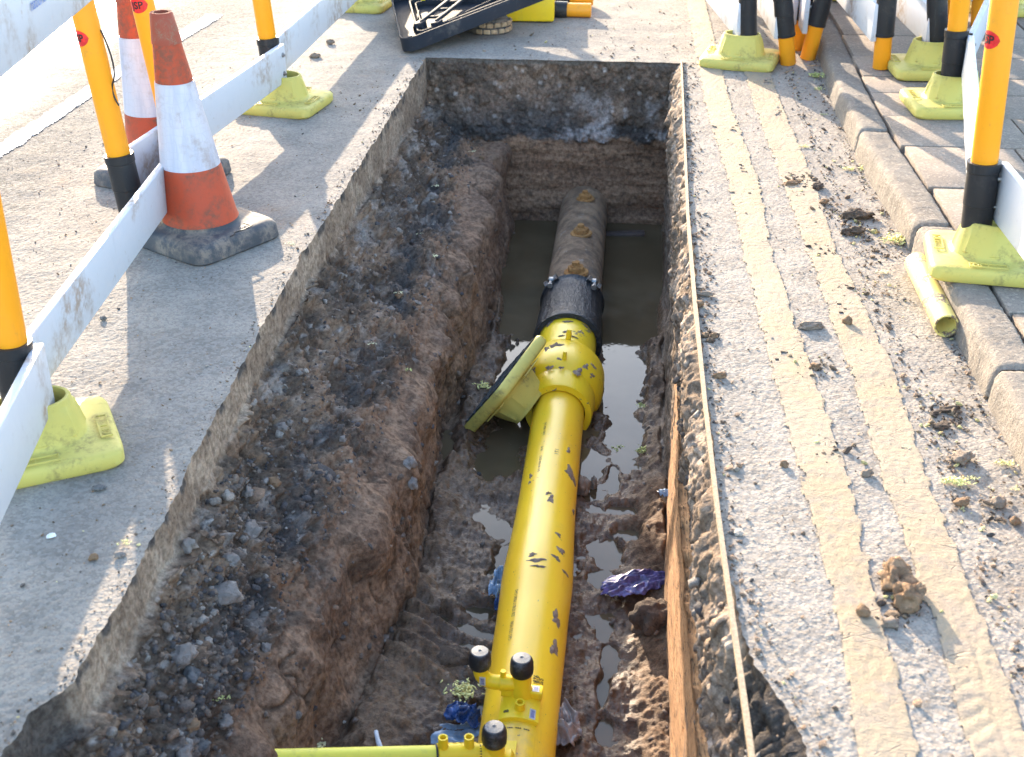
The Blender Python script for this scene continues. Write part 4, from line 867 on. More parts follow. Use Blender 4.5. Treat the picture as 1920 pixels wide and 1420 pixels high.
def splash(par, px, py, w_, h_, rfun, seed, mat='mudsplash'):
    s, ang = pipe_hit(px, py, rfun); rng = np.random.default_rng(seed); sd = Vector((-pd.y, pd.x, 0)); ph = rng.uniform(0, 6.28, 4); n = 26; bm = bmesh.new(); k = 1/500
    P_ = lambda x, y, e: pd*(s+y)+(Vector((0, 0, 1))*math.cos(R(ang)+x/rfun(s))+sd*math.sin(R(ang)+x/rfun(s)))*(rfun(s+y)+e)
    c = bm.verts.new(P_(0, 0, .0035)); r1, r2 = [], []
    for i in range(n):
        t = 2*math.pi*i/n; f = 1+.3*math.sin(2*t+ph[0])+.25*math.sin(3*t+ph[1])+.2*math.sin(5*t+ph[2])+.12*math.sin(9*t+ph[3]); x, y = w_*k*f*math.cos(t), h_*k*1.5*f*math.sin(t)
        r1.append(bm.verts.new(P_(x*.55, y*.55, .0025+.0012*math.sin(4*t+ph[1])))); r2.append(bm.verts.new(P_(x, y, .0002)))
    for i in range(n): bm.faces.new((c, r1[i], r1[(i+1) % n])); bm.faces.new((r1[i], r2[i], r2[(i+1) % n], r1[(i+1) % n]))
    bmesh.ops.recalc_face_normals(bm, faces=bm.faces); return link('mud_splash', bm_mesh('mud_splash', bm, True, 70), M[mat], par)
M['mudsplash'] = mat_stone('dried_mud', (.17, .12, .088), (.27, .2, .155), (.08, .055, .042), 110)
for i, q in enumerate([(1071, 890, 13, 11), (1033, 936, 6, 6), (1079, 985, 4, 11), (1047, 1003, 4, 4), (1052, 1033, 6, 6), (1043, 1046, 8, 3), (1043, 1160, 8, 9), (1040, 1216, 9, 8), (1006, 1050, 13, 3), (998, 1040, 6, 3), (1075, 960, 3, 6), (1028, 925, 4, 3), (995, 893, 3, 5), (993, 905, 2, 4), (1066, 845, 4, 5), (1060, 1075, 7, 2), (1010, 1062, 9, 2)]): splash(body, *q, rad, 900+i)
rS_ = lambda s: float(np.interp(s, [sB0, sB0+.055, sB0+.07, sB0+.19, sB0+.235, sR], [rS, rB-.008, rB, rB*.985, rRg+.02, rRg]))
for i, q in enumerate([(1042, 648, 13, 8), (1025, 655, 8, 6), (1030, 690, 6, 5), (1052, 690, 4, 3), (1084, 698, 7, 9), (1002, 697, 5, 8), (1096, 690, 7, 6), (1114, 702, 6, 5), (1120, 730, 5, 10), (996, 728, 5, 9), (1048, 675, 5, 3)]): splash(bell, *q, rS_, 950+i)
for i, q in enumerate([(1030, 607, 10, 4), (1064, 603, 9, 3), (1062, 622, 8, 3), (1052, 630, 6, 2), (1098, 612, 6, 3), (1076, 632, 7, 2)]): splash(bell, *q, lambda s: rS-.003, 980+i)
# hand-written marks near the tee
tee = None
def cap_mesh(nm, par, c, n, r=.045, h=.06):
    bm = bmesh.new(); add_lathe(bm, c, n, [(0, r*.86), (.004, r*.96), (h*.25, r), (h*.7, r*.985), (h*.88, r*.9), (h*.97, r*.78)], 40, (True, True), (h*.02, h*.8, .05))
    o = link(nm, bm_mesh(nm, bm, True, 50), M['cap'], par)
    bm = bmesh.new(); add_lathe(bm, Vector(c)+Vector(n)*h*.965, n, [(0, r*.78), (h*.05, r*.72), (h*.065, r*.15), (h*.03, r*.1)], 32); link('worn_top', bm_mesh('worn_top', bm, True, 50), M['capworn'], o)
    return o
def quadlabel(nm, par, c, xd, yd, w, h, mat='sticker', bars=True):
    c = Vector(c); xd = Vector(xd).normalized(); yd = Vector(yd).normalized(); n = xd.cross(yd).normalized(); bm = bmesh.new()
    vs = [bm.verts.new(c+xd*w*a+yd*h*b) for a, b in ((-.5, -.5), (.5, -.5), (.5, .5), (-.5, .5))]; bm.faces.new(vs)
    bmesh.ops.solidify(bm, geom=bm.faces[:], thickness=.0008)
    o = link(nm, bm_mesh(nm, bm, False), M[mat], par)
    if bars:
        bm = bmesh.new(); y = -.36
        while y < .36:
            t = random.choice((.02, .035, .05)); add = [bm.verts.new(c+n*.0012+xd*w*a+yd*h*b) for a, b in ((-.3, y), (.3, y), (.3, y+t), (-.3, y+t))]; bm.faces.new(add); y += t+random.choice((.025, .04))
        link('sticker_print', bm_mesh('sticker_print', bm, False), M['ink'], o)
    return o
def tee_at(px, py, ac, towoff):
    """saddle fitting centred at angle ac (deg) round the pipe; tower stands upright at its far half"""
    s = s_at(px, py, .1); bm = bmesh.new(); nseg = 22; rows = []; HA = 27; HL = .068
    for i in range(7):
        y = (i/6-.5)*2*HL; rows.append([(y, (j/nseg-.5)*2*R(HA)+R(ac), rad(s+y)) for j in range(nseg+1)])
    def P_(y, a, r): return pd*(s+y)+(Vector((0, 0, 1))*math.cos(a)+side*math.sin(a))*r
    top = [[bm.verts.new(P_(y, a, r+.011)) for y, a, r in row] for row in rows]; bot = [[bm.verts.new(P_(y*1.03, R(ac)+(a-R(ac))*1.03, r-.004)) for y, a, r in row] for row in rows]
    for a, b in zip(top[:-1], top[1:]):
        for j in range(nseg): bm.faces.new((a[j], a[j+1], b[j+1], b[j]))
    for (A, B) in ((top[0], bot[0]), (top[-1], bot[-1])):
        for j in range(nseg): bm.faces.new((A[j], A[j+1], B[j+1], B[j]))
    for e in (0, nseg):
        for i in range(6): bm.faces.new((top[i][e], top[i+1][e], bot[i+1][e], bot[i][e]))
    bmesh.ops.recalc_face_normals(bm, faces=bm.faces)
    t = link('tapping_tee', bm_mesh('tapping_tee', bm, True, 40), M['tee'], pipe); up_ = Vector((0, 0, 1))
    nc = Vector((0, 0, 1))*math.cos(R(ac))+side*math.sin(R(ac)); o0 = pd*(s-towoff)+nc*(rad(s)+.004)
    bm = bmesh.new(); add_lathe(bm, o0, up_, [(-.03, .034), (.010, .031), (.026, .0255), (.075, .025)], 36); link('tower', bm_mesh('tower', bm, True, 40), M['tee'], t)
    tg = nc.cross(pd); tg = tg if tg.dot(side) > 0 else -tg
    for sg in (-1, 1):
        bm = bmesh.new(); add_box(bm, (0, 0, 0), (.036, .034, .022), None, .003, 2); mm = Matrix((tg, pd, nc)).transposed().to_4x4(); mm.translation = o0+tg*sg*.036+nc*.014-Vector((0, 0, 1))*.004; bmesh.ops.transform(bm, matrix=mm, verts=bm.verts); link('saddle_lug', bm_mesh('saddle_lug', bm, True, 40), M['tee'], t)
    cap_mesh('cap', t, o0+up_*.068, up_, .031, .052)
    bm = bmesh.new(); add_lathe(bm, o0+pd*.062+nc*.006, (nc+pd*.15).normalized(), [(0, .014), (.008, .0125), (.026, .012), (.026, .008), (.012, .0075)], 24); link('terminal_pin', bm_mesh('terminal_pin', bm, True, 40), M['tee'], t)
    return t, s, o0, nc, tg
t, s, o0, nc, tg = tee_at(975, 1318, 3, .028); T1 = t
up_ = Vector((0, 0, 1)); L_ = -side
st = o0+up_*.034
bm = bmesh.new(); add_tube(bm, [st, st+L_*.03, st+L_*.055]+bez(st+L_*.055, st+L_*.108+up_*-.004, st+L_*.108+up_*.045, 10)[1:]+[st+L_*.108+up_*.058], .0195, 24)
add_lathe(bm, st+L_*.026, L_, [(0, .021), (.03, .0225), (.031, .02)], 28); add_lathe(bm, st+L_*.048+up_*.017, up_, [(0, .008), (.022, .007)], 14)
ob = link('elbow', bm_mesh('elbow', bm, True, 45), M['tee'], t)
cap_mesh('cap', t, st+L_*.108+up_*.05, up_, .0295, .05)
quadlabel('sticker', t, st+L_*.100+pd*.0204+up_*.018, side+pd*.1, up_, .016, .028)
quadlabel('sticker', t, pd*(s+.045)+nc*(rad(s)+.0118)+tg*.034-up_*.0055, tg-up_*.33, -pd, .016, .036)
quadlabel('sticker', t, o0+tg*.036+nc*.026-up_*.004, tg, -pd, .018, .022)
pwrite('S/S', .02, s-.10, 30, along=True, bold=.0003, nm='handwriting'); pwrite('21876', .02, s-.09, 22, along=True, bold=.0003, nm='handwriting')
h = pwrite('B', .018, s+.045, -14, along=True, bold=.0006, nm='handwriting')
D3 = (Vector((0, 0, 1))*math.cos(R(-14))+side*math.sin(R(-14)))*.0115; h.data.transform(Matrix.Translation(D3))
bm = bmesh.new()
for k in range(16):
    if k % 4 == 3: continue
    a0, a1 = -24+k*3.0, -24+k*3.0+2.4; q = [on(s+.092, a0), on(s+.092, a1), on(s+.096, a1), on(s+.096, a0)]; bm.faces.new([bm.verts.new(p+n*.0008) for p, n in q])
link('pen_line', bm_mesh('pen_line', bm, False), M['black'], body)
pwrite('4x', .026, s+.13, -30, along=False, bold=.0008, nm='handwriting')
# lower tee with the service pipe going left
t2_, s2, o2, nc2, tg2 = tee_at(938, 1432, -22, .0)
st = o2+up_*.032; send = V(Z(462, 1426, -.50))-pipe.location
dl_ = (send-st).normalized(); cstart = st+dl_*.045
bm = bmesh.new(); add_lathe(bm, st, dl_, [(0, .026), (.07, .028)], 28); link('outlet', bm_mesh('outlet', bm, True, 40), M['tee'], t2_)
bm = bmesh.new(); add_lathe(bm, cstart, dl_, [(0, .024), (.002, .029), (.05, .030), (.098, .029), (.10, .024)], 32)
for q in (.018, .082): add_lathe(bm, cstart+dl_*q+up_*.026, up_, [(0, .0125), (.032, .012), (.032, .008), (.018, .0075)], 20)
cplr = link('fusion_coupler', bm_mesh('fusion_coupler', bm, True, 40), M['tee'], pipe)
for q in (-.004, .103):
    bm = bmesh.new(); add_lathe(bm, cstart+dl_*q, dl_, [(-.0025, .0272), (.0025, .0272)], 24, (False, False)); link('pen_ring', bm_mesh('pen_ring', bm, True), M['black'], cplr)
bm = bmesh.new(); add_lathe(bm, cstart+dl_*.08, dl_, [(0, .0245), ((send-cstart).length-.08+.02, .0245)], 32); link('service_pipe', bm_mesh('service_pipe', bm, True, 40), M['service'], pipe)
for q, tx in ((.055, 'o'), (.038, '3')):
    hd = wrap_text(tx, .018, 'black', 'handwriting', cplr, cstart+dl_*q, -dl_, .0302, 62, .0005)

# ------------------------------------------------------------------ things in the trench
def put_foot(label, pbot, ptop, toward):
    """foot lying on its edge: flange runs pbot -> ptop, socket pointing along `toward`"""
    y = (Vector(ptop)-Vector(pbot)).normalized(); z = Vector(toward); z = (z-y*z.dot(y)).normalized(); x = y.cross(z)
    m = Matrix((x, y, z)).transposed() @ Matrix.Rotation(R(48), 3, 'Z'); c = (Vector(pbot)+Vector(ptop))/2
    return foot(c, 0, label, m.to_euler())
pbt = V(Z(866, 803, -.775)); yd_ = V(.63*_rt+.777*_up).normalized(); ptp = pbt+yd_*.45; vdir = (pbt-Vector((0, 0, CZ))).normalized()
put_foot('yellow barrier foot tipped on its edge in the mud beside the pipe', pbt, ptp, V(.777*_rt-.63*_up)+vdir*.05)
def crumple(name, loc, size, label, cat, mat, seed, h=.03, n=46, rz=0.0, shape=None, group=None):
    u = np.linspace(-1, 1, n); X, Y = np.meshgrid(u, u); q = np.stack([X*1.4, Y*1.4, X*0+seed], -1)
    wq = q+.5*np.stack([fbm(q*.8, 2, seed+30), fbm(q*.8, 2, seed+31), q[..., 2]*0], -1); rid_ = (1-np.abs(perlin(wq*np.array([.75, 1.5, 1]), seed))*2.6)*.8+(1-np.abs(perlin(wq*np.array([2.2, 1.6, 1]), seed+2))*2.4)*.3; w = fbm(q*.7, 2, seed+5)
    Zh = np.maximum(0, h*(.55*rid_+.5*w+.35))*(1-np.clip(np.sqrt(X*X+Y*Y)-.6, 0, 1))+.004
    xx = X*size[0]*(1+.25*fbm(q*1.1, 2, seed+9)); yy = Y*size[1]*(1+.35*fbm(q*1.2, 2, seed+12))
    ang_r = np.sqrt(X*X+Y*Y)/(1.0+.25*fbm(np.stack([np.cos(np.arctan2(Y, X))*1.5, np.sin(np.arctan2(Y, X))*1.5, X*0+seed], -1), 3, seed+20))
    f = grid_faces(n, n); keep = (ang_r < 1.02).ravel()[f].all(1); f = f[kf_] if False else f[keep]
    ids, inv = np.unique(f, return_inverse=True); v = np.stack([xx, yy, Zh], -1).reshape(-1, 3)[ids]
    me = np_mesh(name, v, inv.reshape(-1, 4), True); o = link(name, me, M[mat], None, loc); o.rotation_euler = (0, 0, rz)
    sm = o.modifiers.new('solid', 'SOLIDIFY'); sm.thickness = .0015
    return tag(o, label, cat, group)
def fz(px, py, add=0.0, z0=-.775):
    q = Z(px, py, z0); z = floor_z(q[0], q[1]); q = Z(px, py, z); z = floor_z(q[0], q[1]); return Z(px, py, z+add)
crumple('plastic_bag', fz(1186, 1103, .002), (.115, .058), 'crumpled purple plastic bag in the mud right of the pipe', 'plastic bag', 'purple', 3, .036, rz=R(22))
crumple('plastic_bag', fz(868, 1352, .002), (.05, .04), 'dark blue torn plastic bag beside the branch fitting', 'plastic bag', 'bluebag', 5, .06, rz=R(20))
crumple('plastic_sheet', fz(868, 1385, .0), (.10, .05), 'pale blue plastic sheet under the dark blue bag', 'plastic sheet', 'palebag', 8, .02, rz=R(5))
crumple('plastic_scrap', fz(936, 1105, .006), (.030, .085), 'pale blue plastic scrap tucked under the left side of the yellow pipe', 'plastic scrap', 'palebag', 9, .05)
crumple('plastic_scrap', fz(938, 1140, .006), (.018, .03), 'small deep blue plastic scrap below the left side of the yellow pipe', 'plastic scrap', 'bluebag', 14, .035)
crumple('plastic_sheet', fz(1052, 1368, .004), (.055, .085), 'muddy clear plastic sheet against the right side of the pipe', 'plastic sheet', 'greybag', 12, .05, rz=R(15))
crumple('litter', Z(1203, 407, ZW+.004), (.05, .03), 'small white and blue litter floating by the far wall', 'litter', 'white', 15, .02)
crumple('litter', Z(1044, 408, ZW+.006), (.04, .025), 'small red litter in the water beside the iron pipe', 'litter', 'redscrap', 16, .02)
crumple('litter', V(Z(1252, 930, -.7)), (.02, .035), 'small lilac plastic scrap against the timber boarding', 'litter', 'palebag', 17, .02, rz=R(70))
bm = bmesh.new(); q = V(Z(1172, 441, ZW-.005)); add_box(bm, (0, 0, 0), (.2, .055, .03), None, .004, 2)
for v in bm.verts: v.co.z += .004*math.sin(v.co.x*30)
o = link('wood_offcut', bm_mesh('wood_offcut', bm), flat('wet_wood', (.075, .05, .042), .6, sc=40), None, q); o.rotation_euler = (0, R(-2), R(3)); tag(o, 'short brown wood offcut floating right of the iron pipe', 'wood offcut')
bm = bmesh.new(); add_tube(bm, bez(fz(705, 1372, .012), fz(708, 1392, .02), fz(716, 1408, .012), 8), [.006]*4+[.007]*5, 8)
for v in bm.verts: pass
o = link('plastic_strip', bm_mesh('plastic_strip', bm), M['white'], None); tag(o, 'thin bent white plastic strip behind the service pipe', 'plastic strip')
# brick-like sheets of the shuttering on the right wall
yy = np.linspace(1.2, 5.75, 420); zz_n = 22; t_ = np.linspace(0, 1, zz_n); top_z = np.interp(yy, [1.2, 2.2, 3.2, 4.0, 4.8, 5.75], [-.30, -.31, -.36, -.44, -.52, -.62])+.018*n1(yy, 4, 33)+.014*n1(yy, 15, 34)+.006*n1(yy, 50, 35)
Yg = np.repeat(yy[:, None], zz_n, 1); Zg = -.84*(1-t_)[None]+top_z[:, None]*t_[None]
Xg = (np.interp(yy, [1.2, 3.2, 4.2, 5.1, 5.75], [.207, .209, .232, .262, .275])+.008*n1(yy, 1.5, 36))[:, None]+.012*(t_-.5)[None]*2; q = np.stack([Xg, Yg, Zg], -1); Xg = Xg-.006*fbm(q*np.array([6, 5, 40]), 4, 611)-.003*fbm(q*np.array([20, 12, 120]), 3, 621)
q = np.stack([Xg, Yg, Zg], -1); q2 = q.copy(); q2[..., 0] = Xg+.026+.008*fbm(q*20, 3, 631)
v = np.concatenate([q.reshape(-1, 3), q2.reshape(-1, 3)]); f = grid_faces(len(yy), zz_n); n_v = q[..., 0].size; f2 = f[:, ::-1]+n_v
i = np.arange(len(yy)-1); tp_ = np.stack([i*zz_n+zz_n-1, (i+1)*zz_n+zz_n-1, (i+1)*zz_n+zz_n-1+n_v, i*zz_n+zz_n-1+n_v], -1)
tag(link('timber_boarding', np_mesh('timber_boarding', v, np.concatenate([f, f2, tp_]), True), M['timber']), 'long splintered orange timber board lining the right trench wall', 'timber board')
# pale lath along the right rim
pts = [Vector(Z(px+random.uniform(-1.5, 1.5), py, .012)) for px, py in ((1277, 112), (1283, 250), (1289, 400), (1302, 560), (1322, 760), (1347, 960), (1372, 1150), (1398, 1330), (1412, 1440), (1440, 1640))]
bm = bmesh.new(); rows_ = []
ws = [.004, .004, .005, .006, .005, .005, .005, .0055, .005, .005]
for p, w_ in zip(pts, ws): rows_.append([bm.verts.new(p+Vector((a*w_, 0, b*.01))) for a, b in ((-1, -1), (1, -1), (1, .4), (-1, .4))])
for a, b in zip(rows_[:-1], rows_[1:]):
    for k in range(4): bm.faces.new((a[k], a[(k+1) % 4], b[(k+1) % 4], b[k]))
bm.faces.new(rows_[0]); bm.faces.new(rows_[-1][::-1]); bmesh.ops.recalc_face_normals(bm, faces=bm.faces)
tag(link('lath', bm_mesh('lath', bm, False), M['lath']), 'thin pale straight strip lying along the right rim of the trench', 'lath')
# short dirty pipe offcut in the kerb channel
a, b = Vector(Z(1717, 492, .038)), Vector(Z(1775, 612, .038)); d = (b-a).normalized(); L = (b-a).length
bm = bmesh.new(); add_lathe(bm, a, d, [(.006, .029), (0, .029), (0, .035), (.003, .036), (L-.003, .036), (L, .035), (L, .0305), (L-.003, .029), (.006, .029)], 40, (False, False))
tag(link('pipe_offcut', bm_mesh('pipe_offcut', bm, True, 40), M['offcut']), 'short mud-streaked yellow pipe offcut lying in the kerb channel', 'pipe offcut')

# ------------------------------------------------------------------ clods, stones, blossom
def lump(name, px, py, size, label, cat, mat, seed, z0=0.0, sub=4, rough_=.35, group=None, rz=0.0, loc=None):
    b = bmesh.new(); bmesh.ops.create_icosphere(b, subdivisions=sub, radius=1.0)
    v = np.array([x.co[:] for x in b.verts]); f = np.array([[q.index for q in x.verts] for x in b.faces]); b.free()
    wv, _, _ = worley(v*1.3+seed*3.1, seed); k = 1+rough_*(fbm(v*1.2+seed, 4, seed)+.6*(.5-wv))+.12*rough_*fbm(v*7+seed, 2, seed+3)
    v = v*k[:, None]*np.array(size); v[:, 2] = np.maximum(v[:, 2], -size[2]*.55)
    c = V(loc) if loc is not None else V(Z(px, py, z0)); c.z += size[2]*.42
    o = link(name, np_mesh(name, v, f, True), M[mat], None, c); o.rotation_euler = (0, 0, rz); return tag(o, label, cat, group)
CL = [('clod', 1519, 614, (.038, .016, .013), 'bar-shaped tan clod between the two yellow lines', 'clod', 'gclod', .1),
 ('clod', 1588, 606, (.013, .017, .015), 'upright tan clod on the right yellow line', 'clod', 'clod', .2),
 ('clod', 1682, 1095, (.030, .042, .028), 'large crumbling brown clod, upper part of the heap on the yellow line', 'clod', 'clod', .4),
 ('clod', 1703, 1128, (.036, .030, .032), 'large crumbling brown clod, lower part of the heap on the yellow line', 'clod', 'clod', .7),
 ('clod', 1617, 1152, (.013, .016, .014), 'small brown clod on the edge of the left yellow line', 'clod', 'clod', .3),
 ('clod', 1668, 1172, (.017, .013, .011), 'small tan clod just below the big crumbling heap', 'clod', 'gclod', .2),
 ('clod', 1321, 553, (.030, .010, .008), 'flat grey bar of clay beside the pale strip', 'clod', 'gclod', .1),
 ('clod', 1312, 573, (.012, .014, .012), 'brown clod just below the flat grey bar of clay', 'clod', 'clod', .1),
 ('clod', 1350, 707, (.017, .010, .010), 'small orange clod near the pale strip halfway down', 'clod', 'clod', .2),
 ('clod', 1323, 631, (.010, .010, .008), 'reddish clod nearest the pale strip in a row of crumbs', 'clod', 'clod', .0),
 ('clod', 1338, 632, (.011, .010, .009), 'second reddish clod in the row of crumbs', 'clod', 'clod', .6),
 ('clod', 1470, 873, (.010, .010, .009), 'lone tan clod left of the left yellow line', 'clod', 'clod', .5),
 ('clod', 1626, 890, (.017, .010, .010), 'tan clod between the yellow lines with a short shadow', 'clod', 'gclod', .5),
 ('clod', 1528, 690, (.012, .014, .010), 'brown clod between the yellow lines beside pale crumbs', 'clod', 'clod', .9),
 ('clod', 1800, 862, (.028, .022, .013), 'crumbly brown clod in the gutter above pale blossom', 'clod', 'gclod', .6),
 ('clod', 1872, 946, (.020, .016, .014), 'brown lump at the end of the gutter seam', 'clod', 'gclod', .7),
 ('clod', 1903, 980, (.012, .012, .010), 'small tan lump at the right edge of the gutter', 'clod', 'clod', .4),
 ('clod', 1802, 945, (.018, .014, .010), 'flattened brown clod beside the right yellow line', 'clod', 'clod', .3),
 ('clump', 1606, 406, (.050, .030, .018), 'dark leafy soil clump in the gutter beside the kerb', 'soil clump', 'dkclod', .2),
 ('clump', 1598, 437, (.040, .020, .014), 'dark soil clump just left of the large yellow blossom', 'soil clump', 'dkclod', .5),
 ('clump', 1533, 352, (.028, .018, .012), 'dark soil clump against the right edge of the yellow line', 'soil clump', 'dkclod', .9),
 ('clump', 1780, 770, (.035, .016, .006), 'flat dark soil patch in the gutter beside the right yellow line', 'soil clump', 'dkclod', .3),
 ('clump', 1765, 800, (.022, .014, .006), 'flat dark soil patch just below another one in the gutter', 'soil clump', 'dkclod', .4),
 ('clod', 1485, 345, (.030, .020, .008), 'crumbling brown patch on the right yellow line', 'clod', 'clod', .6),
 ('clod', 1545, 380, (.020, .014, .010), 'brown clod at the right edge of the right yellow line', 'clod', 'clod', .8),
 ('clod', 620, 82, (.022, .016, .016), 'brown clod on the sunlit road near the black sign', 'clod', 'gclod', .1),
 ('clod', 591, 107, (.026, .018, .014), 'flatter brown clod on the sunlit road near the far left board', 'clod', 'gclod', .3),
 ('pebble', 186, 916, (.016, .012, .005), 'dark flat pebble below the near yellow foot', 'pebble', 'dstone', .3),
 ('pebble', 176, 1047, (.011, .009, .008), 'tan pebble in shade on the near left road', 'pebble', 'clod', .5),
 ('pebble', 225, 1042, (.012, .009, .006), 'grey pebble in shade on the near left road', 'pebble', 'pstone', .6),
 ('pebble', 96, 1006, (.010, .008, .005), 'white flake in shade on the near left road', 'pebble', 'white', .7),
 ('pebble', 194, 598, (.010, .010, .007), 'dark pebble in the sun below the near white board', 'pebble', 'dstone', .2)]
for i, (n, px, py, sz, lb, ct, mt, rz) in enumerate(CL): lump(n, px, py, sz, lb, ct, mt, 40+i, .003, 4 if max(sz) > .025 else 3, .7 if 'clump' in n or 'crumb' in lb else .38, 'clods and pebbles on the road' if ct in ('clod', 'pebble') else 'dark soil clumps in the gutter', rz)
def surf(px, py):
    """nearest trench-wall vertex along the view ray through a pixel"""
    d = ray(px, py); d = d/np.linalg.norm(d); q = PF-np.array([0, 0, CZ]); t = q@d; r = np.linalg.norm(q-t[:, None]*d, axis=1)
    m = np.where(r < .006*1.0)[0]
    if not len(m): m = np.array([np.argmin(r)])
    return PF[m[np.argmin(t[m])]]
ST = [(805, 370, (.045, .035, .032), 'pale angular stone on the bench left of the iron pipe', 'pstone'), (768, 378, (.022, .02, .018), 'darker stone beside the pale angular stone on the bench', 'dstone'),
 (860, 240, (.035, .055, .02), 'dark slab stone at the far left of the bench', 'dstone'), (838, 222, (.03, .018, .014), 'grey stone lying above the dark slab at the far bench', 'dstone'),
 (912, 238, (.014, .012, .012), 'small pale stone on the far bench', 'pstone'), (905, 296, (.02, .016, .014), 'reddish stone on the far bench', 'clod'),
 (767, 448, (.015, .012, .011), 'orange stone beside pale petals on the bench', 'clod'), (748, 553, (.026, .018, .014), 'orange flat stone lower on the bench', 'clod'), (735, 578, (.02, .016, .013), 'rounded pale stone below the orange flat stone', 'pstone'),
 (516, 903, (.022, .018, .017), 'pale tan cobble high on the left slope', 'clod'), (470, 995, (.04, .034, .028), 'pale rounded boulder set in the left slope', 'pstone'), (435, 1045, (.03, .022, .022), 'grey rounded stone below the pale boulder', 'pstone'), (355, 1022, (.02, .022, .02), 'pale stone near the upper edge of the left slope', 'pstone'),
 (462, 925, (.022, .018, .018), 'pale round stone beside the tan cobble', 'pstone'), (420, 1110, (.05, .04, .03), 'big grey rock in the middle of the left slope', 'pstone'), (345, 1225, (.045, .032, .03), 'grey rock low on the left slope', 'pstone'), (355, 1265, (.035, .025, .024), 'grey rock just below another grey rock on the left slope', 'dstone'),
 (495, 1215, (.016, .02, .018), 'pale pink stone at the edge of the clay face', 'pstone'), (365, 1360, (.02, .016, .016), 'tan stone near the bottom left corner', 'clod'), (345, 1408, (.025, .02, .02), 'pale round stone at the bottom left of the slope', 'pstone'), (425, 1355, (.02, .024, .02), 'pale stone beside the service pipe end', 'pstone'),
 (380, 1395, (.03, .022, .022), 'dark cobble at the bottom of the left slope', 'dstone'), (770, 870, (.022, .024, .025), 'pale lump stuck in the clay wall, upper one', 'pstone'), (776, 905, (.02, .024, .03), 'pale lump stuck in the clay wall, lower one', 'pstone'), (640, 825, (.015, .012, .012), 'small white stone on the bench edge', 'pstone'),
 (560, 700, (.014, .012, .012), 'small pale stone under the cut edge of the road', 'pstone'), (530, 800, (.02, .017, .015), 'pale pebble cluster stone in the left slope', 'pstone'), (545, 790, (.012, .012, .012), 'smaller pale stone touching the cluster stone', 'pstone')]
for i, (px, py, sz, lb, mt) in enumerate(ST):
    sz = tuple(v*.8 for v in sz)
    c = surf(px, py); lump('stone', 0, 0, sz, lb, 'stone', mt, 90+i, sub=3, rough_=.62, group='stones in the trench side', rz=i*1.1, loc=(c[0], c[1], c[2]-sz[2]*.6))
q = fz(1225, 1172, 0); lump('rock', 0, 0, (.07, .055, .06), 'large muddy rock at the foot of the timber board', 'rock', 'dkclod', 7, loc=(q[0], q[1], q[2]-.005), rz=.4)
q = fz(845, 1232, 0); lump('rock', 0, 0, (.06, .04, .028), 'smooth dark mud-covered rock left of the capped elbow', 'rock', 'dkclod', 8, loc=(q[0], q[1], q[2]-.012), rough_=.12)
for i, (px, py, sz, lb) in enumerate([(1092, 925, (.026, .03, .045), 'brown clay lump against the pipe below the big mud splash'), (1112, 920, (.012, .012, .04), 'thin upright clay flake right of the clay lump')]):
    q = fz(px, py); lump('clay_lump', 0, 0, sz, lb, 'clay lump', 'gclod', 20+i, loc=(q[0], q[1], q[2]))
def blossom(px, py, r, n, label, mat='blossom', z=0.004, flatz=.5, loc=None, stem=False, seed=1, el=1.6, rz=0.0):
    n = int(n*1.9); iv, if_ = ico(1); rng = np.random.default_rng(seed); c = V(loc) if loc is not None else V(Z(px, py, z)); vs, fs = [], []
    for k in range(n):
        p = rng.normal(0, .42, 3)*r*np.array([el, .8, flatz]); p[2] = abs(p[2])+r*.06; s_ = min(r, .03)*rng.uniform(.10, .19)*np.array([rng.uniform(1.2, 2.6), .75, .38])
        th = rng.uniform(0, 6.28, 3)*np.array([1, .22, .22]); v = iv*s_; v[:, 2] += v[:, 0]**2*8
        Rm = np.array((Matrix.Rotation(th[0], 3, 'Z') @ Matrix.Rotation(th[1]-.7, 3, 'Y') @ Matrix.Rotation(th[2]-.7, 3, 'X'))); v = v @ Rm.T
        fs.append(if_+len(iv)*k); vs.append(v+p)
    o = link('blossom', np_mesh('blossom', np.concatenate(vs), np.concatenate(fs), True), M[mat], None, c); o.rotation_euler = (0, 0, rz)
    return tag(o, label, 'blossom', 'fallen blossom')
blossom(1690, 453, .036, 95, 'largest bright yellow blossom head beside the kerb', seed=1, flatz=.55, rz=.1)
blossom(1594, 318, .02, 26, 'pale blossom in the gutter near the pale green one', seed=2, flatz=.3)
blossom(1624, 318, .024, 34, 'pale yellow blossom touching the kerb above the large one', seed=3, flatz=.5, rz=1.8)
blossom(1508, 276, .016, 20, 'pale blossom at the right edge of the right yellow line', seed=4, flatz=.4)
blossom(1531, 144, .03, 40, 'green blossom clump in the shaded kerb channel', 'blossomg', seed=5)
blossom(1534, 168, .018, 16, 'small green blossom just below the green clump', 'blossomg', seed=6)
blossom(1795, 905, .026, 30, 'pale blossom in the gutter below the crumbly clod', seed=7, flatz=.35)
blossom(1822, 898, .012, 12, 'small pale blossom right of the gutter blossom', seed=8)
blossom(1888, 870, .018, 22, 'pale blossom near the kerb joint', seed=9, flatz=.3)
blossom(1826, 686, .012, 10, 'tiny pale blossom at the foot of the kerb', seed=10)
blossom(1905, 918, .010, 10, 'tiny pale blossom at the right edge near the gutter seam', seed=11)
blossom(1655, 510, .02, 14, 'scattered pale petals left of the pipe offcut', 'petal', seed=12, flatz=.1)
blossom(1545, 215, .014, 10, 'pale petal in the shaded gutter', 'blossomg', seed=13, flatz=.2)
blossom(1700, 840, .01, 8, 'pale petal on the right yellow line', 'petal', seed=14, flatz=.2)
blossom(233, 1019, .012, 9, 'small yellow blossom piece on the near left road', seed=15)
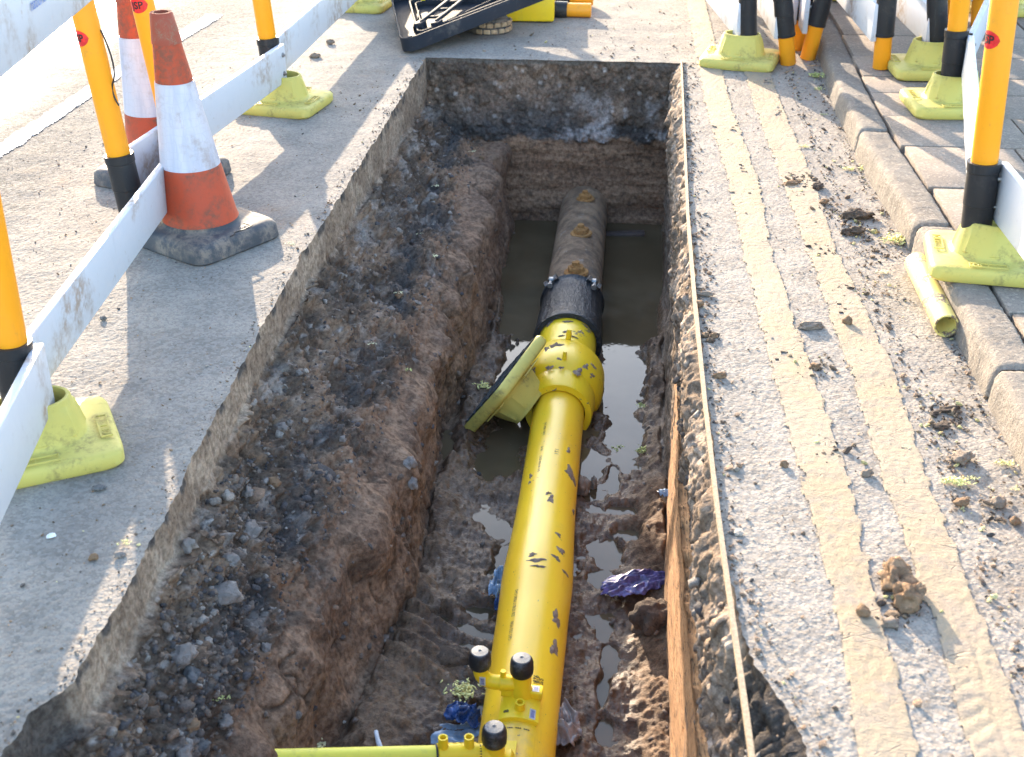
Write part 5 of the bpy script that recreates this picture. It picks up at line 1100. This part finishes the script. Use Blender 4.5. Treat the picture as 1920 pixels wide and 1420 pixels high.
blossom(545, 458, .014, 10, 'pale crumbs at the trench edge beside the front cone', 'petal', seed=16, flatz=.3)
for i, (px, py, r_, n_, lb, mt) in enumerate([(872, 1300, .05, 55, 'pale green blossom sprig in the mud left of the lower fittings', 'blossom'), (1160, 845, .035, 26, 'green blossom beside the second puddle on its left', 'blossomg'), (1205, 846, .03, 22, 'green blossom beside the second puddle on its right', 'blossomg'), (1204, 762, .022, 16, 'green blossom on the mud bar between the puddles', 'blossomg'), (905, 725, .03, 26, 'pale blossom behind the tipped yellow foot', 'blossom'), (600, 1400, .025, 18, 'pale blossom beside the service pipe at the left', 'petal'), (1175, 850, .015, 8, 'small petals at the lower end of the second puddle', 'petal')]):
    q = fz(px, py, .006) if py < 1390 else surf(px, py); blossom(0, 0, r_, n_, lb, mt, loc=q, seed=40+i, flatz=.35, el=1.1)
for i, (px, py, lb) in enumerate([(785, 440, 'yellow petals on the dark middle of the bench'), (818, 482, 'scattered white petals near the bench edge'), (748, 550, 'yellow petals on the orange flat stone'), (885, 285, 'green petals on the far bench'), (820, 352, 'pale petals above the pale angular stone'), (690, 650, 'yellow petals on the lower bench'), (765, 697, 'bent yellow stalk at the bench edge'), (417, 1308, 'bright green leaf on the left slope')]):
    q = surf(px, py); blossom(0, 0, .016, 9, lb, 'petal' if i < 6 else 'blossomg', loc=(q[0], q[1], q[2]+.004), seed=60+i, flatz=.2)

# ------------------------------------------------------------------ tray, block and the barrier lying beyond the trench
c0 = Vector(Z(757, 104, .006)); e1 = (Vector(Z(1012, 4, .17))-c0).normalized(); ff = (Vector(Z(733, 0, .06))-c0); e2 = (ff-e1*ff.dot(e1)).normalized(); e3 = e1.cross(e2); SD = 1.0
if e3.z < 0: e3 = -e3
TM = Matrix((e1, e2, e3)).transposed().to_4x4(); TM.translation = c0
ANG = math.atan2(ff.dot(e2), ff.dot(e1))
tray = bpy.data.objects.new('warning_sign', None); COL.objects.link(tray); tray.matrix_world = TM; tag(tray, 'black triangular plastic sign lying face down beyond the trench, ribbed back upward', 'road sign')
def rtri(ins, r, n=10):
    P3 = [Vector((0, 0)), Vector((SD, 0)), Vector((SD*math.cos(ANG), SD*math.sin(ANG)))]; o = []
    for i in range(3):
        p, a, b = P3[i], (P3[(i+1) % 3]-P3[i]).normalized(), (P3[i-1]-P3[i]).normalized(); h = a.angle(b)/2; bis = (a+b).normalized(); c = p+bis*((ins+r)/math.sin(h))
        na = Vector((a.y, -a.x)); nb = Vector((-b.y, b.x)); a0 = math.atan2(nb.y, nb.x); a1 = math.atan2(na.y, na.x)
        while a1 < a0: a1 += 2*math.pi
        for k in range(n+1): t = a0+(a1-a0)*k/n; o.append((c.x+r*math.cos(t), c.y+r*math.sin(t)))
    return o
def wall(nm, ins, r, th, z0, z1, floor=None):
    bm = bmesh.new(); oo, ii = rtri(ins, r), rtri(ins+th, max(.006, r-th)); n = len(oo); mixp = lambda f: [(a[0]*(1-f)+b[0]*f, a[1]*(1-f)+b[1]*f) for a, b in zip(oo, ii)]
    L4 = [[bm.verts.new((p[0], p[1], z)) for p in q] for q, z in ((oo, z0), (oo, z1-.003), (mixp(.2), z1), (mixp(.8), z1), (ii, z1-.003), (ii, floor if floor is not None else z0))]
    for a, b in zip(L4[:-1], L4[1:]):
        for k in range(n): bm.faces.new((a[k], a[(k+1) % n], b[(k+1) % n], b[k]))
    if floor is not None: bm.faces.new(L4[-1]); bm.faces.new(L4[0][::-1])
    bmesh.ops.recalc_face_normals(bm, faces=bm.faces); return link(nm, bm_mesh(nm, bm, True, 40), M['tray'], tray)
wall('sign_shell', 0, .055, .010, 0, .072, .016); wall('rib_frame', .095, .035, .010, .0155, .052); wall('rib_frame', .125, .03, .007, .0155, .045)
def tb(nm, items, bev=.003):
    for c, sz, r in items:
        bm = bmesh.new(); add_box(bm, (0, 0, 0), sz, Matrix.Rotation(R(r), 3, 'Z'), bev, 2); bmesh.ops.translate(bm, vec=Vector(c), verts=bm.verts); link(nm, bm_mesh(nm, bm, True, 40), M['tray'], tray)
u30 = math.degrees(ANG)/2; bx = lambda r_, off=0: (r_*math.cos(R(u30))-off*math.sin(R(u30)), r_*math.sin(R(u30))+off*math.cos(R(u30)))
for off in (-.045, .045): tb('grab_bar', [((*bx(.55, off), .062), (.46, .020, .016), u30)])
for r_ in (.40, .52, .64): tb('grab_bar', [((*bx(r_), .058), (.016, .09, .014), u30)])
for off in (-.05, .05): tb('clip_block', [((*bx(.315, off), .04), (.06, .045, .05), u30)])
tb('clip_block', [((*bx(.15, .0), .03), (.025, .025, .03), u30)])
tb('stiffening_rib', [((*bx(.13, .035), .032), (.006, .055, .032), u30+55), ((*bx(.15, -.03), .032), (.006, .055, .032), u30-55), ((.42, .05, .032), (.006, .085, .032), 0), ((.58, .05, .032), (.006, .085, .032), 0), ((.72, .05, .032), (.006, .085, .032), 0), ((*bx(.37, .12), .028), (.16, .006, .03), u30+25), ((*bx(.5, .16), .028), (.16, .006, .03), u30+25), ((*bx(.55, -.14), .028), (.35, .006, .03), u30-22)], .001)
bm = bmesh.new(); q = Vector(Z(915, 62, 0)); q.z = 0
tdisc = thing('pipe_stopper', q+Vector((0, .06, 0)), 'round black cap banded with pale tan blocks propping up the black sign', 'pipe stopper')
add_lathe(bm, (0, 0, 0), (0, 0, 1), [(0, .115), (.004, .12), (.03, .12), (.034, .112), (.06, .112), (.075, .1), (.078, .08)], 40); link('cap_body', bm_mesh('cap_body', bm, True, 40), M['conebase'], tdisc)
for k in range(7):
    for zl in (.018, .052):
        bm = bmesh.new(); a = R(-110+k*20+(8 if zl > .03 else 0)); add_box(bm, (.12*math.cos(a), .12*math.sin(a), zl), (.012, .034, .024), Matrix.Rotation(0, 3, 'Z'), .003, 1) if False else add_box(bm, (0, 0, 0), (.014, .036, .024), None, .004, 1)
        bmesh.ops.transform(bm, matrix=Matrix.Translation((.12*math.cos(a), .12*math.sin(a), zl)) @ Matrix.Rotation(a, 4, 'Z'), verts=bm.verts); link('tan_block', bm_mesh('tan_block', bm), flat('tan_block', (.4, .28, .17), .8) if k == 0 and zl < .03 else bpy.data.materials['tan_block'], tdisc)
fb = thing('folded_barrier', Z(1010, 30, 0), 'folded yellow barrier lying flat beyond the trench with two dark-sleeved post ends', 'barrier')
bm = bmesh.new(); e = Vector(Z(1037, 36, 0)); e2_ = Vector(Z(972, 38, 0)); add_box(bm, (0, 0, 0), (.75, .62, .15), None, .012, 3); m = Matrix.Translation(Vector((e.x-.375, e.y+.20, .08))-fb.location) @ Matrix.Rotation(R(2), 4, 'Z'); bmesh.ops.transform(bm, matrix=m, verts=bm.verts)
link('yellow_panel', bm_mesh('yellow_panel', bm, True, 40), M['sheety'], fb)
for px, py, z in ((1108, 22, .04), (1112, 0, .045)):
    g = Vector(Z(px, py, z)); g.y += .03; bm = bmesh.new(); add_lathe(bm, g-fb.location, (-1, .04, 0), [(0, PR*.93), (.003, PR), (.75, PR)], 24); po = link('post', bm_mesh('post', bm, True, 40), M['orange'], fb)
    bm = bmesh.new(); add_lathe(bm, g-fb.location+Vector((-.135, .005, 0)), (-1, .04, 0), [(0, PR), (0, SR), (.3, SR), (.3, PR)], 24, (False, False)); link('sleeve', bm_mesh('sleeve', bm, True, 40), M['sleeve'], po)

EXPOSURE = 2.85

# ------------------------------------------------------------------ light, sky, camera
SUN_AZ, SUN_EL = R(21.0), R(14.4)
w = bpy.data.worlds.new('World'); SC.world = w; w.use_nodes = True
nt = w.node_tree; nt.nodes.clear(); so = nt.nodes.new('ShaderNodeOutputWorld'); bg = nt.nodes.new('ShaderNodeBackground'); sk = nt.nodes.new('ShaderNodeTexSky')
sk.sky_type = 'NISHITA'; sk.sun_disc = False; sk.sun_elevation = SUN_EL; sk.sun_rotation = -SUN_AZ; sk.air_density = 1.0; sk.dust_density = 1.3; sk.ozone_density = 1.5
nt.links.new(sk.outputs[0], bg.inputs[0]); bg.inputs[1].default_value = .15; nt.links.new(bg.outputs[0], so.inputs[0])
sd = bpy.data.lights.new('Sun', 'SUN'); sd.energy = 2.7; sd.angle = R(.5); sd.color = (1, .83, .62)
sun = bpy.data.objects.new('Sun', sd); COL.objects.link(sun)
sun.rotation_euler = Vector((math.sin(SUN_AZ)*math.cos(SUN_EL), -math.cos(SUN_AZ)*math.cos(SUN_EL), -math.sin(SUN_EL))).to_track_quat('-Z', 'Y').to_euler()
sun.location = (-4, 8, 6)
cd = bpy.data.cameras.new('Camera'); cam = bpy.data.objects.new('Camera', cd); COL.objects.link(cam); SC.camera = cam
cd.sensor_width = 36; cd.lens = FP/1920*36; cd.clip_start = .05; cd.clip_end = 500
cam.location = (0, 0, CZ); cam.rotation_euler = (math.pi/2-PITCH, 0, YAW)
cd.dof.use_dof = True; cd.dof.focus_distance = 4.35; cd.dof.aperture_fstop = 5.6
SC.view_settings.view_transform = 'Standard'; SC.view_settings.look = 'None'; SC.view_settings.gamma = 1; SC.view_settings.use_curve_mapping = False
SC.view_settings.exposure = EXPOSURE
